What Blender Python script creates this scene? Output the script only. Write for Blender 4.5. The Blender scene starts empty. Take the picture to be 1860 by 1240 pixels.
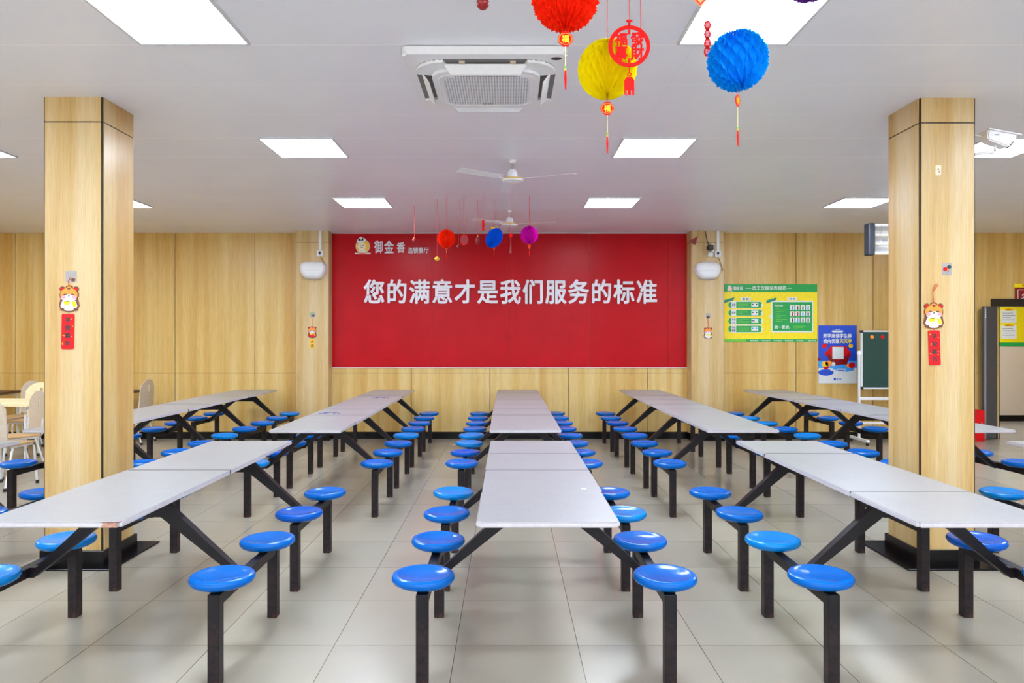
import bpy, bmesh, math, random
from mathutils import Vector, Matrix
random.seed(7)
PI = math.pi
S = bpy.context.scene
C = S.collection

# ------------------------------------------------------------------ camera, world, exposure
F_PX, VPX, VPY, CAM_H, CEIL = 1298.0, 922.0, 615.0, 1.51, 3.11
cam = bpy.data.cameras.new('camera'); cam.sensor_width = 36; cam.lens = F_PX / 1860 * 36
cam.shift_x = (930 - VPX) / 1860; cam.shift_y = -(620 - VPY) / 1860
cam.clip_start = 0.05; cam.clip_end = 100
co = bpy.data.objects.new('camera', cam); C.objects.link(co)
co.location = (0, 0, CAM_H); co.rotation_euler = (PI / 2, 0, 0)
S.camera = co
world = bpy.data.worlds.new('world'); S.world = world; world.use_nodes = True
world.node_tree.nodes['Background'].inputs[0].default_value = (0.85, 0.92, 1, 1)
world.node_tree.nodes['Background'].inputs[1].default_value = 5.0
S.view_settings.view_transform = 'Standard'; S.view_settings.look = 'None'
S.view_settings.gamma = 1; S.view_settings.use_curve_mapping = False
S.view_settings.exposure = 0.0
PANEL_STRENGTH = 41.0
S.cycles.max_bounces = 10; S.cycles.diffuse_bounces = 6; S.cycles.glossy_bounces = 4
S.cycles.use_denoising = True

ADDED_WINDOWS = [(-8.6, -4.8), (-4.3, -0.5), (0.0, 3.8), (4.3, 8.1)]      # unseen windows added behind the camera to brighten ceiling and pillar fronts
XL, XR, YB, YF = -9.6, 9.6, 10.80, -4.6
for i, (a, c) in enumerate(ADDED_WINDOWS):
    L = bpy.data.lights.new('added_sky_portal', 'AREA'); L.shape = 'RECTANGLE'; L.size = c - a; L.size_y = 1.8; L.cycles.is_portal = True
    o = bpy.data.objects.new('added_sky_portal', L); C.objects.link(o); o.location = ((a + c) / 2, YF - .1, 1.8); o.rotation_euler = (PI / 2, 0, 0)


def P(px, py, d):
    """pixel of the photograph at depth d -> point in the room"""
    return Vector(((px - VPX) * d / F_PX, d, CAM_H - (py - VPY) * d / F_PX))


# ------------------------------------------------------------------ materials
def lin(c):
    return tuple(((v / 255) / 12.92 if v / 255 <= 0.04045 else ((v / 255 + 0.055) / 1.055) ** 2.4) for v in c) + (1,)


class NT:
    def __init__(s, name):
        s.m = bpy.data.materials.new(name); s.m.use_nodes = True
        s.t = s.m.node_tree; s.b = s.t.nodes['Principled BSDF']

    def n(s, typ, **kw):
        nd = s.t.nodes.new(typ)
        for k, v in kw.items():
            if k in nd.inputs: nd.inputs[k].default_value = v
            else: setattr(nd, k, v)
        return nd

    def l(s, a, b): s.t.links.new(a, b)

    def mix(s, fac, a, b, mode='MIX'):
        nd = s.n('ShaderNodeMix', data_type='RGBA', blend_type=mode)
        for sock, v in ((nd.inputs[0], fac), (nd.inputs[6], a), (nd.inputs[7], b)):
            if hasattr(v, 'type'): s.l(v, sock)
            else: sock.default_value = v
        return nd.outputs[2]

    def noise(s, vec, scale, detail=3, rough=0.5):
        nd = s.n('ShaderNodeTexNoise'); nd.inputs['Scale'].default_value = scale
        nd.inputs['Detail'].default_value = detail; nd.inputs['Roughness'].default_value = rough
        s.l(vec, nd.inputs['Vector']); return nd.outputs['Fac']

    def ramp(s, fac, stops):
        nd = s.n('ShaderNodeValToRGB'); e = nd.color_ramp.elements
        while len(e) < len(stops): e.new(0.5)
        for el, (p, c) in zip(e, stops): el.position = p; el.color = c
        s.l(fac, nd.inputs[0]); return nd.outputs[0]

    def math(s, op, a, b=0.0):
        nd = s.n('ShaderNodeMath', operation=op)
        for sock, v in ((nd.inputs[0], a), (nd.inputs[1], b)):
            if hasattr(v, 'type'): s.l(v, sock)
            else: sock.default_value = v
        return nd.outputs[0]


def plain(name, rgb, rough=0.5, metal=0.0, spec=0.5, var=0.06, scale=30.0, coat=0.0, bump=0.0):
    k = NT(name); c = lin(rgb)
    tc = k.n('ShaderNodeTexCoord').outputs['Object']
    f = k.noise(tc, scale, 4)
    d = tuple(v * (1 - var) for v in c[:3]) + (1,); u = tuple(min(1, v * (1 + var)) for v in c[:3]) + (1,)
    k.l(k.ramp(f, [(0.3, d), (0.7, u)]), k.b.inputs['Base Color'])
    k.b.inputs['Roughness'].default_value = rough; k.b.inputs['Metallic'].default_value = metal
    k.b.inputs['Specular IOR Level'].default_value = spec; k.b.inputs['Coat Weight'].default_value = coat
    if bump:
        bp = k.n('ShaderNodeBump', Strength=bump, Distance=0.002); k.l(k.noise(tc, scale * 4, 2), bp.inputs['Height'])
        k.l(bp.outputs[0], k.b.inputs['Normal'])
    return k.m


def tissue(name, rgb):
    """thin paper that lets light through"""
    m = plain(name, rgb, 0.85, var=0.06, spec=0.1); t = m.node_tree; b = t.nodes['Principled BSDF']
    tr = t.nodes.new('ShaderNodeBsdfTranslucent'); mx = t.nodes.new('ShaderNodeMixShader'); mx.inputs[0].default_value = 0.42
    t.links.new(b.inputs['Base Color'].links[0].from_socket, tr.inputs['Color'])
    t.links.new(b.outputs[0], mx.inputs[1]); t.links.new(tr.outputs[0], mx.inputs[2])
    t.links.new(mx.outputs[0], t.nodes['Material Output'].inputs['Surface'])
    return m


def wood(name, a, b, c, rough=0.34):
    k = NT(name); tc = k.n('ShaderNodeTexCoord').outputs['Object']
    mp = k.n('ShaderNodeMapping'); mp.inputs['Scale'].default_value = (7, 7, 0.22); k.l(tc, mp.inputs[0])
    f1 = k.noise(mp.outputs[0], 1.0, 4, 0.55)
    mp2 = k.n('ShaderNodeMapping'); mp2.inputs['Scale'].default_value = (140, 140, 5); k.l(tc, mp2.inputs[0])
    f2 = k.noise(mp2.outputs[0], 1.0, 3, 0.6)
    col = k.ramp(f1, [(0.36, lin(a)), (0.5, lin(b)), (0.64, lin(c))])
    fine = k.ramp(f2, [(0.3, (0.86, 0.84, 0.8, 1)), (0.65, (1.05, 1.05, 1.05, 1))])
    k.l(k.mix(1.0, col, fine, 'MULTIPLY'), k.b.inputs['Base Color'])
    k.b.inputs['Roughness'].default_value = rough; k.b.inputs['Specular IOR Level'].default_value = 0.4
    return k.m


def floor_mat():
    k = NT('floor tile'); tc = k.n('ShaderNodeTexCoord').outputs['Object']
    sp = k.n('ShaderNodeSeparateXYZ'); k.l(tc, sp.inputs[0])
    lines, cells = [], []
    for ax, off in ((0, 0.346), (1, 0.519)):
        u = k.math('DIVIDE', k.math('SUBTRACT', sp.outputs[ax], off - 60), 0.6)
        fr = k.math('FRACT', u)
        dist = k.math('MINIMUM', fr, k.math('SUBTRACT', 1.0, fr))
        lines.append(k.math('LESS_THAN', dist, 0.0024 if ax == 0 else 0.0018)); cells.append(k.math('FLOOR', u))
    g = k.math('MAXIMUM', lines[0], lines[1])
    cb = k.n('ShaderNodeCombineXYZ'); k.l(cells[0], cb.inputs[0]); k.l(cells[1], cb.inputs[1])
    wn = k.n('ShaderNodeTexWhiteNoise'); k.l(cb.outputs[0], wn.inputs[0])
    base = k.ramp(wn.outputs['Value'], [(0, lin((156, 148, 134))), (1, lin((163, 156, 142)))])
    blot = k.ramp(k.noise(tc, 2.2, 5, 0.6), [(0.2, (0.965, 0.955, 0.94, 1)), (0.8, (1.02, 1.02, 1.02, 1))])
    speck = k.ramp(k.noise(tc, 260, 2, 0.7), [(0.35, (0.94, 0.94, 0.93, 1)), (0.6, (1.02, 1.02, 1.02, 1))])
    base = k.mix(1.0, k.mix(1.0, base, blot, 'MULTIPLY'), speck, 'MULTIPLY')
    k.l(k.mix(g, base, lin((52, 46, 40))), k.b.inputs['Base Color'])
    k.l(k.ramp(k.noise(tc, 3.0, 4), [(0.2, (0.22, 0.22, 0.22, 1)), (0.8, (0.28, 0.28, 0.28, 1))]), k.b.inputs['Roughness'])
    k.b.inputs['Specular IOR Level'].default_value = 0.5
    return k.m


def ceiling_mat():
    k = NT('ceiling panels'); tc = k.n('ShaderNodeTexCoord').outputs['Object']
    sp = k.n('ShaderNodeSeparateXYZ'); k.l(tc, sp.inputs[0])
    fr = k.math('FRACT', k.math('DIVIDE', k.math('SUBTRACT', sp.outputs[1], 3.895 - 60), 0.6))
    g = k.math('LESS_THAN', k.math('MINIMUM', fr, k.math('SUBTRACT', 1.0, fr)), 0.006)
    u2 = k.math('FRACT', k.math('DIVIDE', k.math('SUBTRACT', sp.outputs[0], 0.92 - 58), 2.905))
    g2 = k.math('LESS_THAN', k.math('MINIMUM', u2, k.math('SUBTRACT', 1.0, u2)), 0.0004)
    base = k.ramp(k.noise(tc, 1.5, 3), [(0.3, lin((235, 237, 246))), (0.7, lin((240, 242, 250)))])
    c = k.mix(g2, base, lin((226, 228, 236)))
    k.l(k.mix(g, c, lin((255, 255, 255))), k.b.inputs['Base Color'])  # white seam lines: glint of the panel grooves painted into the colour
    k.b.inputs['Roughness'].default_value = 0.36; k.b.inputs['Specular IOR Level'].default_value = 0.75
    return k.m


def emit(name, rgb, strength):
    k = NT(name); k.b.inputs['Base Color'].default_value = (0.9, 0.9, 0.9, 1)
    k.b.inputs['Emission Color'].default_value = rgb; k.b.inputs['Emission Strength'].default_value = strength
    return k.m


def tabletop_mat():
    k = NT('speckled pale laminate'); tc = k.n('ShaderNodeTexCoord').outputs['Object']
    base = k.ramp(k.noise(tc, 220, 2, 0.8), [(0.35, lin((139, 140, 141))), (0.55, lin((152, 153, 154))), (0.8, lin((160, 161, 162)))])
    st = k.ramp(k.noise(tc, 5, 5, 0.7), [(0.35, (0.95, 0.94, 0.95, 1)), (0.6, (1.01, 1.01, 1.01, 1))])
    k.l(k.mix(1.0, base, st, 'MULTIPLY'), k.b.inputs['Base Color'])
    k.b.inputs['Roughness'].default_value = 0.34
    return k.m


def rust_mat():
    k = NT('black painted steel with rust'); tc = k.n('ShaderNodeTexCoord').outputs['Object']
    sp = k.n('ShaderNodeSeparateXYZ'); k.l(tc, sp.inputs[0])
    low = k.math('SUBTRACT', 0.30, sp.outputs[2])
    f = k.math('ADD', k.noise(tc, 24, 5, 0.7), k.math('MULTIPLY', k.math('MAXIMUM', low, -0.3), 0.55))
    k.l(k.ramp(f, [(0.48, lin((17, 14, 19))), (0.7, lin((42, 29, 30))), (0.88, lin((92, 58, 44)))]), k.b.inputs['Base Color'])
    k.b.inputs['Roughness'].default_value = 0.42; k.b.inputs['Specular IOR Level'].default_value = 0.3
    return k.m


def sign_red_mat():
    k = NT('red sign vinyl'); tc = k.n('ShaderNodeTexCoord').outputs['Object']
    k.l(k.ramp(k.noise(tc, 3, 3), [(0.3, lin((178, 2, 16))), (0.7, lin((188, 5, 22)))]), k.b.inputs['Base Color'])
    k.b.inputs['Roughness'].default_value = 0.3; k.b.inputs['Specular IOR Level'].default_value = 0.14
    bp = k.n('ShaderNodeBump', Strength=0.12, Distance=0.01); k.l(k.noise(tc, 5, 3), bp.inputs['Height'])
    k.l(bp.outputs[0], k.b.inputs['Normal'])
    return k.m


def grille_mat():
    k = NT('perforated white grille'); tc = k.n('ShaderNodeTexCoord').outputs['Object']
    v = k.n('ShaderNodeTexVoronoi'); v.voronoi_dimensions = '2D'; v.inputs['Scale'].default_value = 62; v.inputs['Randomness'].default_value = 0.0; k.l(tc, v.inputs['Vector'])
    k.l(k.ramp(v.outputs['Distance'], [(0.24, lin((120, 120, 128))), (0.34, lin((226, 227, 231)))]), k.b.inputs['Base Color'])
    k.b.inputs['Roughness'].default_value = 0.5
    return k.m


M = dict(
    wood=wood('light maple laminate', (192, 153, 90), (205, 174, 116), (213, 188, 142)),
    wood_wall=wood('maple wall laminate', (203, 161, 86), (213, 178, 106), (221, 192, 128)),
    floor=floor_mat(), ceiling=ceiling_mat(), top=tabletop_mat(), steel=rust_mat(), sign=sign_red_mat(), grille=grille_mat(),
    black=plain('black trim', (22, 20, 21), 0.35), skirting=plain('black skirting', (14, 13, 14), 0.25, spec=0.25),
    diffuser=emit('light diffuser', (0.89, 1.0, 1.17, 1), PANEL_STRENGTH),
    white=plain('white plastic', (236, 237, 240), 0.35, var=0.02), white_metal=plain('white painted tube', (222, 222, 222), 0.35, var=0.03),
    lightframe=plain('aluminium light frame', (208, 209, 212), 0.4, var=0.02),
    blue=plain('blue seat plastic', (0, 94, 182), 0.17, spec=0.18, var=0.05, scale=8),
    blue_pale=plain('pale worn blue seat plastic', (0, 120, 198), 0.2, spec=0.2, var=0.07, scale=8),
    blue_deep=plain('deep blue seat plastic', (0, 82, 180), 0.16, spec=0.18, var=0.05, scale=8),
    letter=plain('pale grey sign letter', (228, 224, 230), 0.45, var=0.03), darkgrey=plain('dark grey', (60, 62, 68), 0.45),
    vent=plain('grey vent opening', (120, 116, 116), 0.7), red=plain('red paper', (236, 18, 10), 0.6, spec=0.2), dred=plain('dark red', (140, 12, 20), 0.35),
    balred=tissue('red tissue paper', (250, 48, 14)), balyellow=tissue('yellow tissue paper', (255, 238, 10)),
    balblue=tissue('blue tissue paper', (6, 166, 250)), balmag=tissue('magenta tissue paper', (226, 20, 190)),
    balpurple=tissue('purple tissue paper', (120, 60, 160)), baldblue=tissue('deep blue tissue paper', (10, 108, 230)),
    gold=plain('gold foil', (240, 190, 40), 0.35), cord=plain('red cord', (220, 60, 60), 0.7), thread=plain('pale thread', (240, 236, 170), 0.7),
    green=plain('green print', (12, 160, 72), 0.45), lgreen=plain('light green print', (110, 196, 60), 0.45), pyellow=plain('yellow print', (246, 222, 4), 0.45),
    pwhite=plain('white print', (222, 226, 224), 0.45, var=0.02), ink=plain('dark ink', (40, 44, 52), 0.5), pblue=plain('blue print', (24, 74, 200), 0.4),
    psky=plain('sky blue print', (60, 156, 236), 0.4), pred=plain('red print', (208, 8, 22), 0.4, spec=0.3), porange=plain('orange print', (250, 150, 50), 0.4),
    ppink=plain('pink print', (240, 160, 170), 0.5), brown=plain('brown print', (120, 60, 30), 0.5), cream=plain('cream print', (250, 230, 200), 0.5),
    beige=plain('beige painted wall', (218, 200, 176), 0.7, var=0.03), edgeband_lit=plain('edge band with painted light', (196, 192, 198), 0.4, var=0.05), teal=plain('teal print', (20, 140, 110), 0.45), slate=plain('slate grey door', (72, 74, 80), 0.4), board=plain('green chalkboard', (10, 58, 50), 0.5),
    chair=plain('grey beige bent plywood', (196, 182, 162), 0.5), chair_seat=plain('tan plywood seat', (186, 150, 104), 0.45), ctop=plain('cream laminate', (238, 222, 176), 0.4),
    chrome=plain('chrome', (210, 210, 212), 0.2, metal=0.9), glass=plain('pale heater tube', (230, 220, 205), 0.2), clear=plain('clear plastic', (168, 162, 158), 0.2),
    grey=plain('grey print', (150, 152, 158), 0.5), chip=plain('chipped laminate edge', (176, 130, 112), 0.6, var=0.35, scale=120), dbrown=plain('dark brown wood', (92, 60, 38), 0.5), purple_ink=plain('faded purple ink', (110, 100, 170), 0.6),
)

# ------------------------------------------------------------------ mesh helpers
def bx(bm, x0, x1, y0, y1, z0, z1, mi=0):
    vs = [bm.verts.new((x, y, z)) for z in (z0, z1) for y in (y0, y1) for x in (x0, x1)]
    for f in ((0, 2, 3, 1), (4, 5, 7, 6), (0, 1, 5, 4), (2, 6, 7, 3), (0, 4, 6, 2), (1, 3, 7, 5)):
        bm.faces.new([vs[i] for i in f]).material_index = mi
    return vs


def bev(bm, w, seg=2):
    bmesh.ops.bevel(bm, geom=[e for e in bm.edges], offset=w, segments=seg, affect='EDGES', profile=0.5)


def prism(bm, pts, a, b, plane='xz', mi=0):
    """polygon in a plane pulled from a to b along the plane's normal axis"""
    def v(p, d):
        return (p[0], d, p[1]) if plane == 'xz' else (p[0], p[1], d) if plane == 'xy' else (d, p[0], p[1])
    A = [bm.verts.new(v(p, a)) for p in pts]; B = [bm.verts.new(v(p, b)) for p in pts]
    n = len(pts); fs = []
    fs.append(bm.faces.new(A)); fs.append(bm.faces.new(B[::-1]))
    for i in range(n): fs.append(bm.faces.new([A[i], B[i], B[(i + 1) % n], A[(i + 1) % n]]))
    for f in fs: f.material_index = mi


def ring_prism(bm, outer, inner, a, b, mi=0):
    n = len(outer)
    L = [[bm.verts.new((p[0], d, p[1])) for p in poly] for poly in (outer, inner) for d in (a, b)]
    oa, ob, ia, ib = L
    for i in range(n):
        j = (i + 1) % n
        for q in ([oa[i], oa[j], ia[j], ia[i]], [ob[i], ib[i], ib[j], ob[j]], [oa[i], ob[i], ob[j], oa[j]], [ia[i], ia[j], ib[j], ib[i]]):
            bm.faces.new(q).material_index = mi


def lathe(bm, prof, seg=32, mi=0, c=(0, 0, 0)):
    rows = []
    for r, z in prof:
        if r < 1e-5: rows.append([bm.verts.new((c[0], c[1], c[2] + z))])
        else: rows.append([bm.verts.new((c[0] + r * math.cos(2 * PI * i / seg), c[1] + r * math.sin(2 * PI * i / seg), c[2] + z)) for i in range(seg)])
    for a, b in zip(rows, rows[1:]):
        for i in range(seg):
            j = (i + 1) % seg
            if len(a) == 1: q = [a[0], b[j], b[i]]
            elif len(b) == 1: q = [a[i], a[j], b[0]]
            else: q = [a[i], a[j], b[j], b[i]]
            bm.faces.new(q).material_index = mi


def tube(bm, pts, r, seg=8, mi=0):
    pts = [Vector(p) for p in pts]; rows = []
    for i, p in enumerate(pts):
        d = (pts[min(i + 1, len(pts) - 1)] - pts[max(i - 1, 0)]).normalized()
        up = Vector((0, 0, 1)) if abs(d.z) < 0.95 else Vector((0, 1, 0))
        u = d.cross(up).normalized(); w = d.cross(u)
        rr = r[i] if isinstance(r, (list, tuple)) else r
        rows.append([bm.verts.new(p + u * rr * math.cos(2 * PI * k / seg) + w * rr * math.sin(2 * PI * k / seg)) for k in range(seg)])
    for a, b in zip(rows, rows[1:]):
        for k in range(seg):
            j = (k + 1) % seg; bm.faces.new([a[k], a[j], b[j], b[k]]).material_index = mi
    for rw, rev in ((rows[0], 1), (rows[-1], 0)):
        bm.faces.new(rw[::-1] if rev else rw).material_index = mi


def ball(bm, c, r, seg=16, mi=0, sz=1.0):
    k = seg // 2
    lathe(bm, [(r * math.sin(PI * i / k), -r * sz * math.cos(PI * i / k)) for i in range(k + 1)], seg, mi, c)


def circ(cx, cz, rx, rz=None, n=28, a0=0, a1=2 * PI):
    rz = rx if rz is None else rz; full = abs(a1 - a0 - 2 * PI) < 1e-6
    return [(cx + rx * math.cos(a0 + (a1 - a0) * i / (n if full else n - 1)), cz + rz * math.sin(a0 + (a1 - a0) * i / (n if full else n - 1))) for i in range(n)]


def rrect(x0, x1, z0, z1, r, n=5):
    out = []
    for cx, cz, a in ((x1 - r, z1 - r, 0), (x0 + r, z1 - r, PI / 2), (x0 + r, z0 + r, PI), (x1 - r, z0 + r, 1.5 * PI)):
        out += [(cx + r * math.cos(a + PI / 2 * i / n), cz + r * math.sin(a + PI / 2 * i / n)) for i in range(n + 1)]
    return out


def obj(name, bm, mats, parent=None, smooth=False, loc=(0, 0, 0)):
    bmesh.ops.recalc_face_normals(bm, faces=bm.faces)
    me = bpy.data.meshes.new(name); bm.to_mesh(me); bm.free()
    for m in (mats if isinstance(mats, (list, tuple)) else [mats]): me.materials.append(M[m] if isinstance(m, str) else m)
    if smooth:
        for p in me.polygons: p.use_smooth = True
        me.set_sharp_from_angle(angle=math.radians(38))
    o = bpy.data.objects.new(name, me); C.objects.link(o); o.location = loc
    if parent is not None: o.parent = parent
    return o


def tag(o, label, cat, group=None, kind=None):
    o['label'] = label; o['category'] = cat
    if group: o['group'] = group
    if kind: o['kind'] = kind
    return o


def thing(name, label, cat, loc=(0, 0, 0), rz=0.0, group=None):
    o = bpy.data.objects.new(name, None); o.empty_display_size = 0.1; C.objects.link(o)
    o.location = loc; o.rotation_euler = (0, 0, rz)
    return tag(o, label, cat, group)


def struct(name, bm, mats, parent=None, label=None):
    o = obj(name, bm, mats, parent)
    if parent is None:
        o['kind'] = 'structure'
        if label: o['label'] = label
    return o


def B(): return bmesh.new()


def text_bm(body, x0, x1, z0, z1, y, depth=0.002, bold=0.0, spacing=1.0, bm=None, mi=0, rot=0.0, keep=False, copies=4):
    """lettering fitted into the box x0..x1, z0..z1 on a wall facing -y; front at y-depth"""
    cu = bpy.data.curves.new('text', 'FONT'); cu.body = body; cu.size = 1; cu.space_character = spacing
    cu.resolution_u = 2; cu.extrude = 0.5; cu.fill_mode = 'BOTH'
    o = bpy.data.objects.new('text', cu); C.objects.link(o)
    dg = bpy.context.evaluated_depsgraph_get()
    me = bpy.data.meshes.new_from_object(o.evaluated_get(dg))
    bpy.data.objects.remove(o); bpy.data.curves.remove(cu)
    xs = [v.co.x for v in me.vertices]; ys = [v.co.y for v in me.vertices]
    ax, bxx, ay, by = min(xs) - bold, max(xs) + bold, min(ys) - bold, max(ys) + bold
    sx = (x1 - x0) / (bxx - ax); sy = (z1 - z0) / (by - ay)
    if keep: sx = sy = min(sx, sy)
    cx, cz = (x0 + x1) / 2, (z0 + z1) / 2
    bm = bm or bmesh.new()
    shifts = [(0, 0)] if bold <= 0 else [(bold * math.cos(a), bold * math.sin(a)) for a in [2 * PI * (i + .5) / copies for i in range(copies)]]
    for n, (ox, oy) in enumerate(shifts):   # heavier strokes: the same glyph set a hair to each side
        vm = []
        for v in me.vertices:
            dx, dz = (v.co.x + ox - (ax + bxx) / 2) * sx, (v.co.y + oy - (ay + by) / 2) * sy
            dx, dz = dx * math.cos(rot) - dz * math.sin(rot), dx * math.sin(rot) + dz * math.cos(rot)
            vm.append(bm.verts.new((cx + dx, y - depth * (1 + .01 * n) * (v.co.z + 0.5), cz + dz)))
        for p in me.polygons:
            try: bm.faces.new([vm[i] for i in p.vertices]).material_index = mi
            except ValueError: pass
    bpy.data.meshes.remove(me)
    return bm


# ------------------------------------------------------------------ room shell
OPX0, OPX1, OPZ = 7.42, 8.9, 2.05
b = B(); bx(b, XL - .2, XR + .2, YF - .2, 13.4, -0.12, 0); struct('floor', b, 'floor')
b = B(); bx(b, XL - .2, XR + .2, YF - .2, YB + .3, CEIL, CEIL + 0.12); struct('ceiling', b, 'ceiling')
b = B(); bx(b, OPX0 - 1.2, XR + .2, YB + .3, 13.4, 2.7, 2.8); struct('ceiling_corridor', b, 'beige')


def panelled_wall(name, spans, seams, y, zsplit):
    """wood panels with dark open joints in front of a dark backing"""
    b = B()
    for (x0, x1, z0, z1) in spans:
        bx(b, x0, x1, y + 0.012, y + 0.2, z0, z1, 1)
        xs = [x0] + [s for s in sorted(seams) if x0 + 0.05 < s < x1 - 0.05] + [x1]
        zs = [z0] + [s for s in zsplit if z0 + 0.05 < s < z1 - 0.05] + [z1]
        for xa, xb in zip(xs, xs[1:]):
            for za, zb in zip(zs, zs[1:]):
                g = 0.0045
                bx(b, xa + (g if xa != x0 else 0), xb - (g if xb != x1 else 0), y, y + 0.014, za + (0.0025 if za != z0 else 0), zb - (0.0025 if zb != z1 else 0), 0)
    return struct(name, b, ['wood_wall', 'black'])


px2x = lambda p: (p - VPX) * YB / F_PX
seams = [px2x(463) - 1.207 * k for k in range(0, 6)] + [px2x(v) for v in (747, 890, 1033, 1176, 1446, 1586, 1729)]
panelled_wall('wall_back', [(XL, OPX0, 0, CEIL), (OPX0, OPX1, OPZ, CEIL), (OPX1, XR, 0, CEIL)], seams, YB, [0.993])
b = B(); bx(b, XL - .2, XL, YF, YB, 0, CEIL); struct('wall_left', b, 'wood_wall')
b = B(); bx(b, XR, XR + .2, YF, 13.4, 0, CEIL); struct('wall_right', b, 'wood_wall')
b = B(); bx(b, XL, XR, YF - .2, YF, 0, .9); bx(b, XL, XR, YF - .2, YF, 2.7, CEIL)
edges = [XL] + [v for w in ADDED_WINDOWS for v in w] + [XR]
for a, c in zip(edges[::2], edges[1::2]): bx(b, a, c, YF - .2, YF, .9, 2.7)
struct('wall_front', b, 'beige')
for i, (a, c) in enumerate(ADDED_WINDOWS):  # frames of the added windows, out of view, that let in sky light
    b = B()
    for q in ((a, c, .9, .96), (a, c, 2.64, 2.7), (a, a + .06, .9, 2.7), (c - .06, c, .9, 2.7), ((a + c) / 2 - .03, (a + c) / 2 + .03, .9, 2.7)): bx(b, q[0], q[1], YF - .12, YF - .06, q[2], q[3])
    struct('added_window_%d' % (i + 1), b, 'white')
b = B()
for x0, x1 in ((XL, px2x(537)), (px2x(603), px2x(1248)), (px2x(1315), OPX0 - .02)): bx(b, x0, x1, YB - 0.015, YB + .01, 0, 0.105)
struct('baseboard_back', b, 'skirting')
# corridor behind the doorway
b = B(); bx(b, OPX0 - 1.2, XR, 13.1, 13.3, 0, 2.7); struct('wall_corridor', b, 'beige')
b = B(); bx(b, OPX0 - 1.4, OPX0 - 1.2, YB + .2, 13.3, 0, 2.7); struct('wall_corridor_side', b, 'beige')
b = B(); bx(b, OPX0 - 1.2, XR, 13.08, 13.1, 0, 0.11); struct('baseboard_corridor', b, 'skirting')


def pillar(name, x0, x1, y0, y1, label, zs=2.945, plate=None, skirt=0.11):
    e = bpy.data.objects.new(name, None); C.objects.link(e); e.location = (x0, y0, 0); e['kind'] = 'structure'; e['label'] = label
    w, d = x1 - x0, y1 - y0; t, g = 0.006, 0.015 if y0 < 8 else .008
    b = B(); bx(b, t, w - t, t, d - t, 0, CEIL); obj('core', b, 'black', e)
    b = B()
    for za, zb in ((0.05, zs - .004), (zs + .004, CEIL)):
        bx(b, g, w - g, 0, t + .002, za, zb); bx(b, g, w - g, d - t - .002, d, za, zb)
        bx(b, 0, t + .002, g, d - g, za, zb); bx(b, w - t - .002, w, g, d - g, za, zb)
    obj('wood_casing', b, 'wood', e)
    s = 0.014
    b = B(); bx(b, -s, w + s, -s, d + s, 0.0, skirt); bev(b, 0.003, 1); obj('skirting', b, 'skirting', e)
    if plate:
        l, r, f, k = plate
        b = B(); bx(b, -l, w + r, -f, d + k, 0, 0.012); bev(b, 0.003, 1); obj('floor_plate', b, 'skirting', e)
    return e


pillar('pillar', -3.078, -2.678, 4.73, 5.13, 'wood clad square pillar at the left, a tiger charm on its front', plate=(.1, .1, .085, .17))
pillar('pillar', 2.737, 3.117, 4.75, 5.15, 'wood clad square pillar at the right, a white camera on its side', plate=(.13, .1, .1, .17))
for nm, p0, p1, lb in (('pillar', 537, 597, 'wood clad half pillar at the left end of the red sign'), ('pillar', 1255, 1315, 'wood clad half pillar at the right end of the red sign')):
    xa, xb = (p0 - VPX) * 10.6 / F_PX, (p1 - VPX) * 10.6 / F_PX
    pillar(nm, xa, xb, 10.6, 10.81, lb, zs=2.94, skirt=0.105)

# ------------------------------------------------------------------ ceiling lights
LC = [-7.51, -4.60, -1.69, 1.215, 4.12, 7.03]; LR = [-3.64, -1.24, 1.17, 3.57, 5.98, 8.39]
LIGHT_LABELS = {
    (-1.69, 3.57): 'big square ceiling light left of the air conditioner', (1.215, 3.57): 'big square ceiling light behind the blue paper ball',
    (-1.69, 5.98): 'square ceiling light between the left pillar top and the nearer ceiling fan', (1.215, 5.98): 'square ceiling light right of the nearer fan, below the yellow paper ball',
    (-1.69, 8.39): 'small far ceiling light above the logo of the red sign', (1.215, 8.39): 'small far ceiling light above the right half of the red sign',
    (4.12, 5.98): 'square ceiling light behind the white camera by the right pillar', (4.12, 8.39): 'far ceiling light just left of the right pillar',
    (-4.60, 5.98): 'ceiling light cut by the left edge, left of the left pillar', (-4.60, 8.39): 'far ceiling light mostly hidden behind the left pillar'}
proto = None
for x in LC:
    for y in LR:
        lb = LIGHT_LABELS.get((x, y), 'square ceiling light outside the view of the photo')
        t = thing('ceiling_light', lb, 'ceiling light', (x, y, CEIL), 0, 'square ceiling lights')
        if proto is None:
            b = B()
            for q in ((-.3, .3, -.3, -.285), (-.3, .3, .285, .3), (-.3, -.285, -.285, .285), (.285, .3, -.285, .285)): bx(b, *q, -0.012, 0.01)
            f = obj('frame', b, 'lightframe', t)
            b = B(); bx(b, -.285, .285, -.285, .285, -0.006, 0.008); d = obj('diffuser', b, 'diffuser', t)
            proto = (f, d)
        else:
            for q in proto:
                c = q.copy(); C.objects.link(c); c.parent = t
t = thing('ceiling_light', 'unseen ceiling light added to brighten the corridor beyond the doorway', 'ceiling light', (8.2, 12.0, 2.7), 0)  # lamp out of view, added so the corridor is lit
for q in proto:
    c = q.copy(); C.objects.link(c); c.parent = t

# ------------------------------------------------------------------ canteen tables with fixed stools
SL, RX = 0.585, 0.54
SEAT_PROF = [(0, 0.0), (0.085, 0.0), (0.118, 0.006), (0.134, 0.016), (0.1415, 0.028), (0.1415, 0.036), (0.137, 0.046), (0.127, 0.051), (0.114, 0.0505), (0.100, 0.046), (0.075, 0.041), (0.04, 0.038), (0, 0.037)]
MESH = {}


def cached(key, make):
    if key not in MESH: MESH[key] = make()
    return MESH[key]


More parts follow.
